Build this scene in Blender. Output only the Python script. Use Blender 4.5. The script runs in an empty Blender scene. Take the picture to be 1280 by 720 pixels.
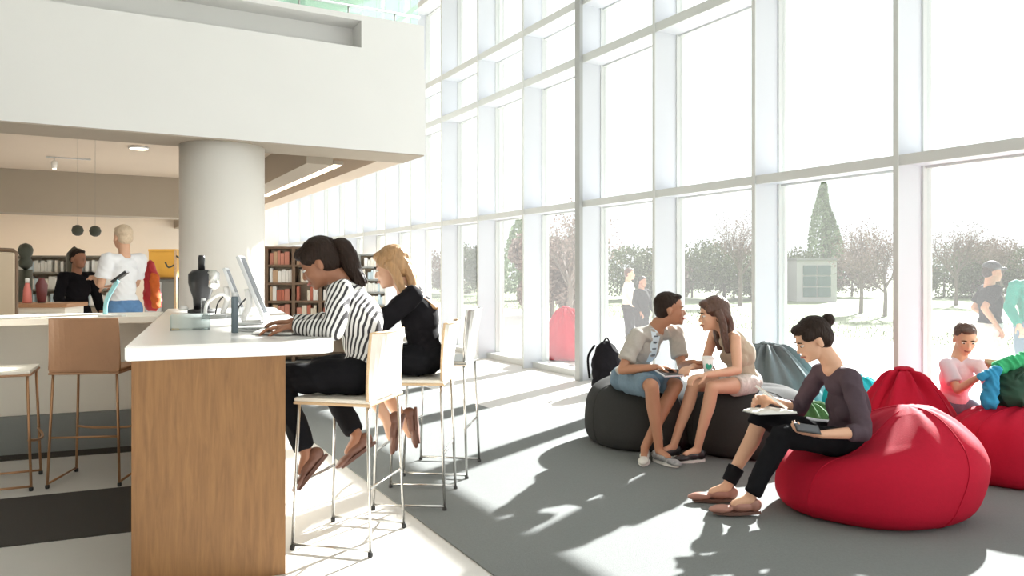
import bpy, bmesh, math, random
from mathutils import Vector, Matrix, noise as mnoise
R = math.radians
SC = bpy.context.scene
COL = SC.collection
random.seed(7)
# ---------------------------------------------------------------- camera
F = 950.0; EYE = 1.42; HZ = 341.0
cam = bpy.data.cameras.new('camera'); co = bpy.data.objects.new('camera', cam); COL.objects.link(co)
cam.sensor_width = 36; cam.lens = F/1280*36; cam.shift_y = -(360-HZ)/1280
cam.clip_start = 0.05; cam.clip_end = 500
co.location = (0, 0, EYE); co.rotation_euler = (R(90), 0, 0); SC.camera = co
# ---------------------------------------------------------------- world, sun, exposure
SC.view_settings.view_transform = 'Standard'; SC.view_settings.look = 'None'
SC.view_settings.gamma = 1; SC.view_settings.use_curve_mapping = False
SC.view_settings.exposure = -0.5
w = bpy.data.worlds.new('world'); SC.world = w; w.use_nodes = True
bg = w.node_tree.nodes['Background']; bg.inputs[0].default_value = (0.96, 0.985, 1.0, 1); bg.inputs[1].default_value = 1.55
sl = bpy.data.lights.new('sun', 'SUN'); sl.energy = 34; sl.angle = R(0.9); sl.color = (1.0, 0.985, 0.955)
so = bpy.data.objects.new('sun', sl); COL.objects.link(so); so.location = (10, 14, 12)
SUN = Vector((.56, .828, math.tan(R(27)))).normalized()
so.rotation_euler = SUN.to_track_quat('Z', 'Y').to_euler()
SC.cycles.use_denoising = True
SC.cycles.max_bounces = 8; SC.cycles.diffuse_bounces = 5; SC.cycles.transparent_max_bounces = 24
SC.cycles.sample_clamp_indirect = 6; SC.cycles.caustics_reflective = False; SC.cycles.caustics_refractive = False

def at(px, py, Y):
    return Vector(((px-640)/F*Y, Y, EYE-(py-HZ)/F*Y))
def V(*a): return Vector(a)

# ---------------------------------------------------------------- materials
def mat(name, col, rough=.6, var=.0, scale=8, bump=0, bscale=60, metal=0, emit=None, sheen=0, spec=None, stretch=None, sss=0):
    m = bpy.data.materials.new(name); m.use_nodes = True
    nt = m.node_tree; b = nt.nodes['Principled BSDF']
    b.inputs['Roughness'].default_value = rough; b.inputs['Metallic'].default_value = metal
    if spec is not None: b.inputs['Specular IOR Level'].default_value = spec
    if sheen: b.inputs['Sheen Weight'].default_value = sheen
    if sss:
        b.inputs['Subsurface Weight'].default_value = sss; b.inputs['Subsurface Radius'].default_value = (.012, .004, .002)
        b.inputs['Subsurface Scale'].default_value = 1
    tc = nt.nodes.new('ShaderNodeTexCoord'); mp = nt.nodes.new('ShaderNodeMapping')
    nt.links.new(tc.outputs['Object'], mp.inputs[0])
    if stretch: mp.inputs['Scale'].default_value = stretch
    n = nt.nodes.new('ShaderNodeTexNoise'); n.inputs['Scale'].default_value = scale; n.inputs['Detail'].default_value = 5
    nt.links.new(mp.outputs[0], n.inputs['Vector'])
    r = nt.nodes.new('ShaderNodeMix'); r.data_type = 'RGBA'
    c1 = [max(0, c*(1-var)) for c in col]; c2 = [min(1, c*(1+var)) for c in col]
    r.inputs[6].default_value = (*c1, 1); r.inputs[7].default_value = (*c2, 1)
    nt.links.new(n.outputs[0], r.inputs[0]); nt.links.new(r.outputs[2], b.inputs['Base Color'])
    if bump:
        n2 = nt.nodes.new('ShaderNodeTexNoise'); n2.inputs['Scale'].default_value = bscale; n2.inputs['Detail'].default_value = 3
        nt.links.new(mp.outputs[0], n2.inputs['Vector'])
        bp = nt.nodes.new('ShaderNodeBump'); bp.inputs['Strength'].default_value = bump; bp.inputs['Distance'].default_value = .01
        nt.links.new(n2.outputs[0], bp.inputs['Height']); nt.links.new(bp.outputs[0], b.inputs['Normal'])
    if emit:
        b.inputs['Emission Color'].default_value = (*emit[:3], 1); b.inputs['Emission Strength'].default_value = emit[3]
    return m
def stripes(name, ca, cb, freq, ang=0, tilt=0, duty=.5, rough=.7):
    m = mat(name, ca, rough); nt = m.node_tree; b = nt.nodes['Principled BSDF']
    tc = nt.nodes.new('ShaderNodeTexCoord'); mp = nt.nodes.new('ShaderNodeMapping')
    mp.inputs['Rotation'].default_value = (0, tilt, ang); nt.links.new(tc.outputs['Object'], mp.inputs[0])
    wv = nt.nodes.new('ShaderNodeTexWave'); wv.inputs['Scale'].default_value = freq; wv.inputs['Distortion'].default_value = 1.2
    wv.inputs['Detail Scale'].default_value = .6
    wv.inputs['Detail'].default_value = 1
    nt.links.new(mp.outputs[0], wv.inputs['Vector'])
    cr = nt.nodes.new('ShaderNodeValToRGB'); cr.color_ramp.interpolation = 'LINEAR'
    cr.color_ramp.elements[0].position = duty; cr.color_ramp.elements[0].color = (*ca, 1)
    cr.color_ramp.elements[1].position = duty+.1; cr.color_ramp.elements[1].color = (*cb, 1)
    nt.links.new(wv.outputs[1], cr.inputs[0]); nt.links.new(cr.outputs[0], b.inputs['Base Color'])
    return m
def wood(name, ca, cb, stretch=(9, 9, .7), scale=5, rough=.5):
    m = mat(name, ca, rough); nt = m.node_tree; b = nt.nodes['Principled BSDF']
    tc = nt.nodes.new('ShaderNodeTexCoord'); mp = nt.nodes.new('ShaderNodeMapping'); mp.inputs['Scale'].default_value = stretch
    nt.links.new(tc.outputs['Object'], mp.inputs[0])
    n = nt.nodes.new('ShaderNodeTexNoise'); n.inputs['Scale'].default_value = scale; n.inputs['Detail'].default_value = 8
    n.inputs['Distortion'].default_value = .6; n.inputs['Roughness'].default_value = .65
    nt.links.new(mp.outputs[0], n.inputs['Vector'])
    cr = nt.nodes.new('ShaderNodeValToRGB'); e = cr.color_ramp.elements
    e[0].position = .32; e[0].color = (*ca, 1); e[1].position = .68; e[1].color = (*cb, 1)
    nt.links.new(n.outputs[0], cr.inputs[0]); nt.links.new(cr.outputs[0], b.inputs['Base Color'])
    bp = nt.nodes.new('ShaderNodeBump'); bp.inputs['Strength'].default_value = .15; bp.inputs['Distance'].default_value = .003
    nt.links.new(n.outputs[0], bp.inputs['Height']); nt.links.new(bp.outputs[0], b.inputs['Normal'])
    return m
def glass_mat(name, tint=(1, 1, 1), veil=.08, refl=.05):
    m = bpy.data.materials.new(name); m.use_nodes = True; nt = m.node_tree; nt.nodes.clear()
    o = nt.nodes.new('ShaderNodeOutputMaterial'); t = nt.nodes.new('ShaderNodeBsdfTransparent'); t.inputs[0].default_value = (*tint, 1)
    tr = nt.nodes.new('ShaderNodeBsdfTranslucent'); tr.inputs[0].default_value = (1, 1, 1, 1)
    g = nt.nodes.new('ShaderNodeBsdfGlossy'); g.inputs['Roughness'].default_value = .0
    fr = nt.nodes.new('ShaderNodeLayerWeight'); fr.inputs[0].default_value = .12
    a = nt.nodes.new('ShaderNodeMixShader'); a.inputs[0].default_value = veil
    nt.links.new(t.outputs[0], a.inputs[1]); nt.links.new(tr.outputs[0], a.inputs[2])
    if veil > 0:
        tc = nt.nodes.new('ShaderNodeTexCoord'); n = nt.nodes.new('ShaderNodeTexNoise'); n.inputs['Scale'].default_value = .9; n.inputs['Detail'].default_value = 4
        mr = nt.nodes.new('ShaderNodeMapRange'); mr.inputs['To Min'].default_value = veil*.7; mr.inputs['To Max'].default_value = veil*1.3
        nt.links.new(tc.outputs['Object'], n.inputs['Vector']); nt.links.new(n.outputs[0], mr.inputs[0]); nt.links.new(mr.outputs[0], a.inputs[0])
    b = nt.nodes.new('ShaderNodeMixShader')
    mu = nt.nodes.new('ShaderNodeMath'); mu.operation = 'MULTIPLY'; mu.inputs[1].default_value = refl*4
    nt.links.new(fr.outputs['Fresnel'], mu.inputs[0]); nt.links.new(mu.outputs[0], b.inputs[0])
    nt.links.new(a.outputs[0], b.inputs[1]); nt.links.new(g.outputs[0], b.inputs[2]); nt.links.new(b.outputs[0], o.inputs[0])
    return m
M = dict(
    plaster=mat('white_plaster', (.72, .72, .705), .8, .02, 2, .04, 80),
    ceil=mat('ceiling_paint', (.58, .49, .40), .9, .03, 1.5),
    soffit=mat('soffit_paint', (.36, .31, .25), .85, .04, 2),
    wallw=mat('warm_wall', (.82, .74, .64), .85, .03, 1),
    column=mat('column_plaster', (.78, .75, .70), .75, .02, 2, .05, 50),
    alu=mat('aluminium', (.62, .64, .63), .45, .03, 4, metal=.0, spec=.5),
    alud=mat('dark_aluminium', (.38, .39, .385), .5, .04, 4),
    fin=mat('fin_white', (.62, .64, .68), .5, .02, 3),
    floor=mat('pale_floor', (.62, .60, .57), .45, .06, 3, .03, 30),
    carpet=mat('grey_carpet', (.18, .192, .19), .95, .14, 90, .3, 300),
    darkstrip=mat('dark_strip', (.055, .048, .043), .95, .15, 90, .4, 300),
    lawn=mat('lawn', (.12, .165, .065), .95, .25, 2, .3, 20),
    pave=mat('pale_paving', (.72, .70, .66), .8, .05, 1.5),
    oak=wood('oak_veneer', (.185, .082, .022), (.275, .132, .040)),
    oakl=wood('pale_oak', (.62, .42, .24), (.74, .54, .34), (2, 9, 9)),
    top=mat('white_counter', (.86, .85, .83), .22, .015, 5),
    cream=mat('cream_laminate', (.84, .79, .70), .4, .02, 6),
    tanl=mat('tan_leather', (.42, .22, .115), .5, .1, 10, .1, 60),
    copper=mat('copper_metal', (.50, .27, .14), .35, .05, 6, metal=.6),
    chrome=mat('chrome', (.62, .61, .58), .22, .02, 4, metal=.9),
    chromed=mat('brushed_steel', (.45, .45, .43), .35, .1, 4, metal=.8, stretch=(1, 1, 12)),
    rubber=mat('black_rubber', (.03, .03, .03), .7),
    black=mat('black_cloth', (.010, .009, .011), .9, .3, 30, .2, 90, spec=.12),
    blacks=mat('black_plastic', (.02, .02, .022), .35),
    trouser=mat('black_trouser', (.009, .009, .011), .9, .2, 20, .2, 40, spec=.12),
    red=mat('red_fabric', (.44, .006, .028), .8, .10, 40, .12, 160, spec=.2),
    charcoal=mat('charcoal_fabric', (.040, .040, .039), .9, .1, 50, .15, 160, spec=.12),
    bluegrey=mat('blue_grey_fabric', (.16, .195, .205), .85, .1, 30, .2, 120, sheen=.2),
    green=mat('green_fabric', (.05, .16, .045), .85, .15, 20, .2, 90),
    dgreen=mat('dark_green_fabric', (.012, .055, .03), .8, .2, 12, .2, 90),
    bgreen=mat('bright_green_fabric', (.03, .42, .16), .7, .1, 12, .2, 60),
    teal=mat('teal_fabric', (.0, .50, .55), .7, .05, 12),
    blue=mat('blue_fabric', (.02, .28, .50), .75, .15, 14, .2, 60),
    skin=mat('skin_light', (.66, .38, .25), .5, .06, 14, .05, 200, sss=.0),
    skint=mat('skin_tan', (.42, .20, .115), .5, .06, 14, .05, 200),
    skinb=mat('skin_brown', (.33, .145, .08), .5, .06, 14, .05, 200),
    hairb=mat('hair_dark_brown', (.022, .012, .008), .6, .5, 60, .6, 120, stretch=(1, 1, .2), spec=.2),
    hairr=mat('hair_brown', (.085, .038, .022), .45, .4, 60, .6, 120, stretch=(1, 1, .15)),
    hairl=mat('hair_blonde', (.42, .24, .11), .45, .45, 60, .6, 120, stretch=(1, 1, .12)),
    lips=mat('lips', (.42, .13, .10), .4), eye=mat('eye_dark', (.03, .02, .018), .2), eyew=mat('eye_white', (.8, .78, .75), .3),
    greytee=mat('grey_marl', (.42, .39, .35), .85, .1, 60, .15, 60),
    palet=mat('pale_blue_print', (.62, .72, .78), .7, .05, 10),
    denim=mat('denim_blue', (.14, .21, .27), .85, .2, 60, .2, 200),
    beige=mat('beige_knit', (.50, .44, .33), .85, .1, 40, .2, 90),
    floral=mat('floral_shorts', (.62, .55, .50), .8, .35, 45),
    plum=mat('plum_jersey', (.085, .060, .075), .9, .1, 30, .15, 60, spec=.2),
    whitec=mat('white_cotton', (.82, .82, .84), .8, .02, 10, .15, 12),
    pinkc=mat('pale_pink_cotton', (.72, .60, .66), .8, .05, 10),
    tanshoe=mat('tan_leather_shoe', (.17, .075, .05), .45, .1, 20),
    pinkshoe=mat('rose_tan_shoe', (.36, .17, .13), .4, .1, 20),
    soleb=mat('dark_brown_sole', (.12, .055, .04), .6), solew=mat('white_sole', (.78, .77, .74), .6),
    canvasw=mat('white_canvas', (.62, .60, .56), .8, .1, 30),
    patt=mat('black_white_pattern', (.3, .3, .31), .8, .95, 38),
    denimb=mat('blue_jeans', (.10, .22, .42), .8, .15, 30),
    paper=mat('white_paper', (.85, .84, .80), .7), screen=mat('dark_screen', (.05, .055, .06), .15),
    silver=mat('silver_plastic', (.66, .67, .68), .3, .02, 5, metal=.3),
    steelblue=mat('steel_blue', (.13, .17, .20), .35), cyan=mat('cyan_plastic', (.35, .70, .74), .4),
    shelf=mat('dark_shelf_wood', (.16, .10, .06), .6, .15, 8), shelfg=mat('grey_shelf', (.20, .19, .16), .6),
    yellow=mat('orange_yellow_card', (.80, .45, .08), .7, .05, 6), orange=mat('orange_cloth', (.75, .16, .03), .8, .2, 15),
    redp=mat('red_plastic', (.55, .03, .04), .5), greyc=mat('grey_cabinet', (.24, .25, .24), .5, .03, 4),
    beigep=mat('beige_panel', (.62, .50, .37), .6, .04, 3),
    bark=mat('bark', (.16, .13, .11), .9, .3, 10), leafd=mat('leaf_olive', (.13, .16, .08), .9, .3, 3),
    leafp=mat('leaf_poplar', (.24, .32, .19), .9, .3, 2), leafm=mat('twigs_mauve', (.26, .20, .17), .9, .25, 2),
    leafs=mat('grass_blades', (.14, .19, .07), .9, .25, 2), brick=mat('pale_render', (.46, .47, .46), .8, .05, 1),
    winteal=mat('teal_window', (.06, .13, .12), .2), lampw=mat('lamp_diffuser', (.9, .88, .8), .5, emit=(1, .86, .66, 6)),
    darkg=mat('dark_olive_metal', (.07, .075, .055), .6, .2, 12),
    glass=glass_mat('window_glass', (.98, .99, .99), .024, .05),  # veil: outdoor haze and sun glare put into the panes
    gglass=glass_mat('green_glass', (.72, .90, .82), .10, .06), cglass=glass_mat('clear_glass', (.93, .96, .96), .05, .2),
)
M['stripe'] = stripes('striped_blouse', (.03, .026, .03), (.80, .79, .77), 13.5, R(14), R(-14), .36)

# ---------------------------------------------------------------- mesh helpers
def link(name, me, m, parent=None, smooth=False):
    o = bpy.data.objects.new(name, me); COL.objects.link(o)
    if m: me.materials.append(m)
    if parent: o.parent = parent
    if smooth:
        for p in me.polygons: p.use_smooth = True
    return o
def tag(o, label=None, cat=None, group=None, kind=None):
    if label: o['label'] = label
    if cat: o['category'] = cat
    if group: o['group'] = group
    if kind: o['kind'] = kind
    return o
def thing(name, label, cat, loc=(0, 0, 0), rz=0, group=None):
    o = bpy.data.objects.new(name, None); COL.objects.link(o); o.location = loc; o.rotation_euler = (0, 0, rz)
    o.empty_display_size = .05
    return tag(o, label, cat, group)
def bm_obj(name, bm, m, parent=None, smooth=False):
    bmesh.ops.recalc_face_normals(bm, faces=bm.faces[:])
    me = bpy.data.meshes.new(name); bm.to_mesh(me); bm.free()
    return link(name, me, m, parent, smooth)
def bm_box(bm, c, s, bev=0, rot=None):
    mt = Matrix.Translation(Vector(c)) @ (rot.to_4x4() if rot else Matrix.Identity(4)) @ Matrix.Diagonal((s[0], s[1], s[2], 1))
    r = bmesh.ops.create_cube(bm, size=1, matrix=mt)
    if bev:
        es = list({e for v in r['verts'] for e in v.link_edges})
        bmesh.ops.bevel(bm, geom=es, offset=bev, segments=3, affect='EDGES', profile=.6)
def box(name, c, s, m, parent=None, bev=0, rz=0, rot=None):
    bm = bmesh.new()
    if rz: rot = Matrix.Rotation(rz, 3, 'Z')
    bm_box(bm, c, s, bev, rot)
    return bm_obj(name, bm, m, parent)
def smoothpath(pts, n=6):
    P = [Vector(p) for p in pts]
    if len(P) < 3: return P
    out = []
    for i in range(len(P)-1):
        a = P[max(0, i-1)]; b = P[i]; c = P[i+1]; d = P[min(len(P)-1, i+2)]
        for k in range(n):
            t = k/n
            out.append(.5*((2*b)+(c-a)*t+(2*a-5*b+4*c-d)*t*t+(3*b-a-3*c+d)*t**3))
    out.append(P[-1]); return out
def bm_tube(bm, pts, r, seg=10, cap=True):
    P = [Vector(p) for p in pts]; n = len(P)
    rr = r if isinstance(r, (list, tuple)) else [r]*n
    up = None; rings = []
    for i in range(n):
        d = (P[min(i+1, n-1)]-P[max(i-1, 0)]).normalized()
        if up is None:
            up = Vector((0, 0, 1)) if abs(d.z) < .9 else Vector((1, 0, 0))
        up = (up-d*up.dot(d)).normalized(); s = d.cross(up)
        rings.append([bm.verts.new(P[i]+(math.cos(a)*up+math.sin(a)*s)*rr[i]) for a in [2*math.pi*k/seg for k in range(seg)]])
    for i in range(n-1):
        for k in range(seg):
            bm.faces.new((rings[i][k], rings[i][(k+1) % seg], rings[i+1][(k+1) % seg], rings[i+1][k]))
    if cap:
        bm.faces.new(rings[0][::-1]); bm.faces.new(rings[-1])
def tube(name, pts, r, m, parent=None, seg=10):
    bm = bmesh.new(); bm_tube(bm, pts, r, seg)
    return bm_obj(name, bm, m, parent, True)
def bm_lathe(bm, prof, c=(0, 0, 0), seg=24, sx=1, sy=1):
    rings = []
    for r, z in prof:
        rings.append([bm.verts.new((c[0]+sx*r*math.cos(2*math.pi*k/seg), c[1]+sy*r*math.sin(2*math.pi*k/seg), c[2]+z)) for k in range(seg)])
    for i in range(len(rings)-1):
        for k in range(seg):
            bm.faces.new((rings[i][k], rings[i][(k+1) % seg], rings[i+1][(k+1) % seg], rings[i+1][k]))
    bm.faces.new(rings[0][::-1]); bm.faces.new(rings[-1])
def lathe(name, prof, c, m, parent=None, seg=24, smooth=True):
    bm = bmesh.new(); bm_lathe(bm, prof, c, seg); return bm_obj(name, bm, m, parent, smooth)
def bm_prism(bm, poly, z0, z1):
    a = [bm.verts.new((p[0], p[1], z0)) for p in poly]; b = [bm.verts.new((p[0], p[1], z1)) for p in poly]
    n = len(poly)
    for i in range(n): bm.faces.new((a[i], a[(i+1) % n], b[(i+1) % n], b[i]))
    bm.faces.new(a[::-1]); bm.faces.new(b)
def prism(name, poly, z0, z1, m, parent=None):
    bm = bmesh.new(); bm_prism(bm, poly, z0, z1); return bm_obj(name, bm, m, parent)
def copy_tree(o, parent=None):
    c = o.copy(); COL.objects.link(c); c.parent = parent
    for ch in list(KIDS(o)): copy_tree(ch, c)
    return c
def KIDS(o): return [x for x in COL.objects if x.parent == o]

# blobs: overlapping limbs fused by a voxel remesh into one continuous surface
class Blob:
    def __init__(s): s.bm = bmesh.new()
    def cap(s, a, b, ra, rb=None, seg=14):
        a = Vector(a); b = Vector(b); rb = ra if rb is None else rb
        d = (b-a)
        if d.length < 1e-5: d = Vector((0, 0, 1e-4))
        d.normalize(); pts = []; rs = []
        for k in range(5):
            t = math.pi/2*(k/4.0)
            pts.append(a-d*ra*math.cos(t)); rs.append(max(ra*math.sin(t), ra*.03))
        for k in range(5):
            t = math.pi/2*(1-k/4.0)
            pts.append(b+d*rb*math.cos(t)); rs.append(max(rb*math.sin(t), rb*.03))
        bm_tube(s.bm, pts, rs, seg)
        return s
    def chain(s, pts, rs):
        for i in range(len(pts)-1): s.cap(pts[i], pts[i+1], rs[i], rs[i+1])
        return s
    def cut(s, a, b, ra, rb=None):       # flat ended sleeve
        bm_tube(s.bm, [Vector(a), Vector(b)], [ra, ra if rb is None else rb], 18); return s
    def ell(s, c, r, rot=None):
        mt = Matrix.Translation(Vector(c)) @ (rot.to_4x4() if rot else Matrix.Identity(4)) @ Matrix.Diagonal((r[0], r[1], r[2], 1))
        bmesh.ops.create_uvsphere(s.bm, u_segments=20, v_segments=14, radius=1, matrix=mt); return s
    def build(s, name, m, parent=None, vox=.007, sm=3, label=None, fold=0, fscale=9):
        bmesh.ops.recalc_face_normals(s.bm, faces=s.bm.faces[:])
        me = bpy.data.meshes.new(name+'_src'); s.bm.to_mesh(me); s.bm.free()
        t = bpy.data.objects.new('tmp_src', me); COL.objects.link(t)
        md = t.modifiers.new('r', 'REMESH'); md.mode = 'VOXEL'; md.voxel_size = vox
        if sm:
            ms = t.modifiers.new('s', 'SMOOTH'); ms.factor = .5; ms.iterations = sm
        dg = bpy.context.evaluated_depsgraph_get(); dg.update()
        out = bpy.data.meshes.new_from_object(t.evaluated_get(dg)); bpy.data.objects.remove(t); bpy.data.meshes.remove(me)
        out.name = name
        if fold:
            for v, nn in [(v, v.normal.copy()) for v in out.vertices]:
                p = v.co*fscale
                q = Vector((p.x*1.3+p.z*.9, p.y, p.z*.55-p.x*.3))
                v.co += nn*fold*(1-2*abs(mnoise.noise(q)))*.9
        o = link(name, out, m, parent, True)
        if label: o['label'] = label
        return o
def frame(fwd, up=V(0, 0, 1)):
    f = Vector(fwd).normalized(); u = Vector(up); u = (u-f*u.dot(f)).normalized(); l = u.cross(f)
    return Matrix((f, l, u)).transposed()      # columns: forward, left, up

# ================================================================ SETTING
# window wall: base line through W0 with direction D, outward normal N
W0 = V(5.28, 2.97, 0); D = V(-.4899, .8718, 0); N = V(.8718, .4899, 0)
RZ = math.atan2(D.y, D.x)
def W(s, n=0, z=0): return W0+D*s+N*n+V(0, 0, z)
def wbox(name, s0, s1, n0, n1, z0, z1, m, parent=None, bev=0):
    return box(name, W((s0+s1)/2, (n0+n1)/2, (z0+z1)/2), (abs(s1-s0), abs(n1-n0), abs(z1-z0)), m, parent, bev, rz=RZ)
S_END = 27.0; ROOF = 8.0; S0 = -3.64
def poly(pts): return [(p.x, p.y) for p in pts]
tag(prism('floor', poly([W(-7, .2), W(S_END+.3, .2), W(S_END+.3, -19), W(-7, -19)]), -.2, 0, M['floor']), kind='structure')
tag(prism('ground', poly([W(-60, .2), W(120, .2), W(120, 150), W(-60, 150)]), -.25, -.02, M['lawn']), kind='structure')
tag(prism('path', poly([W(-20, .2), W(60, .2), W(60, 8.5), W(-20, 8.5)]), -.1, -.005, M['pave']), kind='structure')
car = tag(prism('floor_carpet', poly([W(-7, -.25), W(6.3, -.25), W(6.3, -2.38), W(S_END, -2.38), W(S_END, -4.39), W(-7, -4.39)]), 0, .008, M['carpet']), kind='structure')
# dark strips on the floor left of the counter
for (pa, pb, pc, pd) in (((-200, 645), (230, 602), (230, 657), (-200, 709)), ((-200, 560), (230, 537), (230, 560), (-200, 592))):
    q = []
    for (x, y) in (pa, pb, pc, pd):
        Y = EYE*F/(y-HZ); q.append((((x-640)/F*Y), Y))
    tag(prism('floor_stripe', q, 0, .006, M['darkstrip']), kind='structure')
tag(prism('ceiling', poly([W(-7, 0.4), W(S_END+.3, .4), W(S_END+.3, -19), W(-7, -19)]), ROOF, ROOF+.3, M['plaster']), kind='structure')
tag(wbox('wall_back', S_END, S_END+.3, -19, .3, 0, ROOF, M['wallw']), kind='structure')
tag(wbox('wall_left', -7, S_END, -19.3, -19, 0, ROOF, M['plaster']), kind='structure')
tag(wbox('wall_front', -7.3, -7, -19, .3, 0, ROOF, M['plaster']), kind='structure')
# fins, panes, transoms
PITCH = 1.49; FD = .37
levels = [(0.0, .10), (2.28, 2.36), (4.17, 4.27), (4.93, 5.03), (6.6, 6.7)]
k = 0
s = S0
while s < S_END-.2:
    wide = abs(s-(3.81+PITCH*3)) < .1
    f = wbox('trim_fin', s-.012, s+.012, -FD, 0, 0.0, ROOF, M['fin']); tag(f, kind='structure')
    wd = .055 if wide else .022
    wbox('fin_cap', s-wd, s+wd, -FD-.05 if wide else -FD-.012, -FD, .0, ROOF, M['alud'] if wide else M['alu'], f)
    wbox('mullion', s-.03, s+.03, -.06, .06, .0, ROOF, M['alu'], f)
    if s+PITCH < S_END+.5:
        e = min(s+PITCH, S_END)
        wn = wbox('window_%d' % (k+1), s+.03, e-.03, -.008, .008, .05, ROOF, M['glass']); tag(wn, kind='structure')
        k += 1
    s += PITCH
for i, (a, b) in enumerate(levels):
    if i == 0:
        tag(wbox('trim_sill', -7, S_END, -.22, .08, 0, .09, M['alu']), kind='structure')
    else:
        dp = FD-.01 if i > 1 else FD-.015
        t = wbox('trim_transom', -7, S_END, -dp, -.01, a+.02, b, M['fin']); tag(t, kind='structure')
        wbox('transom_edge', -7, S_END, -dp-.014, -dp, a, b+.005, M['alu'], t)
        wbox('glazing_bar', -7, S_END, -.03, .04, a, a+.06, M['alu'], t)
# exterior grey column seen through the glass
tag(wbox('trim_exterior_column', 11.95, 12.2, .25, .5, 0, ROOF, M['alud']), kind='structure')

# mezzanine: local frame, u away from the window wall, v along the wall
C0 = V(-1.158, 10, 0); U = -N
def mbox(name, u0, u1, v0, v1, z0, z1, m, parent=None, bev=0):
    c = C0+U*((u0+u1)/2)+D*((v0+v1)/2)+V(0, 0, (z0+z1)/2)
    return box(name, c, (abs(v1-v0), abs(u1-u0), abs(z1-z0)), m, parent, bev, rz=RZ)
VE = (W(S_END)-C0).dot(D)
fa = tag(mbox('wall_fascia', 0, 13, 0, .4, 2.97, 4.26, M['plaster']), kind='structure')
mbox('fascia_end', 0, .85, 0, .4, 4.26, 4.67, M['plaster'], fa)
mbox('fascia_cap', .85, 13, 0, .4, 4.60, 4.67, M['plaster'], fa)
mbox('recess_back', .85, 13, .37, .45, 4.26, 4.60, M['plaster'], fa)
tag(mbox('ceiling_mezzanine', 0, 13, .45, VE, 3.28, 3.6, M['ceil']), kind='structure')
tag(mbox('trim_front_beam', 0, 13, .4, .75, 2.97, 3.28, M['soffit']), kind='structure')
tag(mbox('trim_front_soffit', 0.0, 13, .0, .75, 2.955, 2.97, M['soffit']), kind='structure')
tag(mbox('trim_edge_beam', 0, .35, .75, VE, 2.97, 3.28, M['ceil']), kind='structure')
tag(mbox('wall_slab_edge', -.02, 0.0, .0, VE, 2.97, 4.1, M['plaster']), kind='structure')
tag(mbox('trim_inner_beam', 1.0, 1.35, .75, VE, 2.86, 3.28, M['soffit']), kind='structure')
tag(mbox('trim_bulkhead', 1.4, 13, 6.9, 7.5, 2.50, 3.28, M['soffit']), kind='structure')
tag(mbox('wall_mezzanine', 1.0, 13, 2.2, 2.4, 3.6, ROOF, M['plaster']), kind='structure')
# column
cc = C0+U*2.42+D*.56
tag(lathe('trim_column', [(.49, 0), (.49, 2.96)], cc, M['column'], seg=64), kind='structure')

# ================================================================ OBJECT BUILDERS
def stool(label, loc, rz, shell=None, metal=None, edge=None, sc=1, group=None, bh=.34):
    shell = shell or M['cream']; metal = metal or M['chrome']; edge = edge or M['oakl']
    t = thing('bar_stool', label, 'bar stool', loc, rz, group)
    sh = .77; r = .0085
    bm = bmesh.new(); bm_box(bm, (0, 0, sh), (.42, .44, .022), .009); bm_obj('seat', bm, shell, t)
    bm = bmesh.new(); bm_box(bm, (0, 0, sh-.017), (.425, .445, .014), .005); se = bm_obj('seat_edge', bm, edge, t)
    # backrest: gently curved shell
    bm = bmesh.new(); n = 12; rows = 5
    def bp(i, j, off):
        y = -.22+.44*i/n; z = sh+.005+bh*j/rows
        x = -.205-.05*(j/rows)**1.4+.05*abs(y/.22)**2.5*(.3+.7*j/rows)
        y *= 1-.04*(j/rows)
        return (x-off, y, z)
    A = [[bm.verts.new(bp(i, j, 0)) for j in range(rows+1)] for i in range(n+1)]
    B = [[bm.verts.new(bp(i, j, .014)) for j in range(rows+1)] for i in range(n+1)]
    for i in range(n):
        for j in range(rows):
            bm.faces.new((A[i][j], A[i+1][j], A[i+1][j+1], A[i][j+1])); bm.faces.new((B[i][j], B[i][j+1], B[i+1][j+1], B[i+1][j]))
        bm.faces.new((A[i][0], B[i][0], B[i+1][0], A[i+1][0])); bm.faces.new((A[i][rows], A[i+1][rows], B[i+1][rows], B[i][rows]))
    for j in range(rows):
        bm.faces.new((A[0][j], A[0][j+1], B[0][j+1], B[0][j])); bm.faces.new((A[n][j], B[n][j], B[n][j+1], A[n][j+1]))
    bk = bm_obj('backrest', bm, shell, t)
    tube('backrest_edge', [Vector(bp(0, 0, .007))]+[Vector(bp(0, j, .007)) for j in range(1, rows+1)]+[Vector(bp(i, rows, .007)) for i in range(1, n+1)]+[Vector(bp(n, j, .007)) for j in range(rows-1, -1, -1)], .008, edge, bk, 8)
    for sx in (1, -1):
        for sy in (1, -1):
            lg = tube('leg', [(sx*.19, sy*.20, sh-.02), (sx*.215, sy*.225, .022)], r, metal, t)
            bm = bmesh.new(); bm_lathe(bm, [(.010, 0), (.013, .004), (.013, .022), (.009, .026)], (sx*.215, sy*.225, 0), 12); bm_obj('foot_cap', bm, M['rubber'], lg, True)
    for sy in (1, -1):
        tube('floor_bar', [(.215, sy*.225, .03), (-.215, sy*.225, .03)], r*.9, metal, t)
    tube('footrest', smoothpath([(.20, -.215, .33), (.235, -.12, .31), (.25, 0, .305), (.235, .12, .31), (.20, .215, .33)], 5), r, metal, t)
    tube('stretcher', [(-.2, -.212, .33), (-.2, .212, .33)], r*.85, metal, t)
    t.scale = (sc, sc, sc)
    return t

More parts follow.
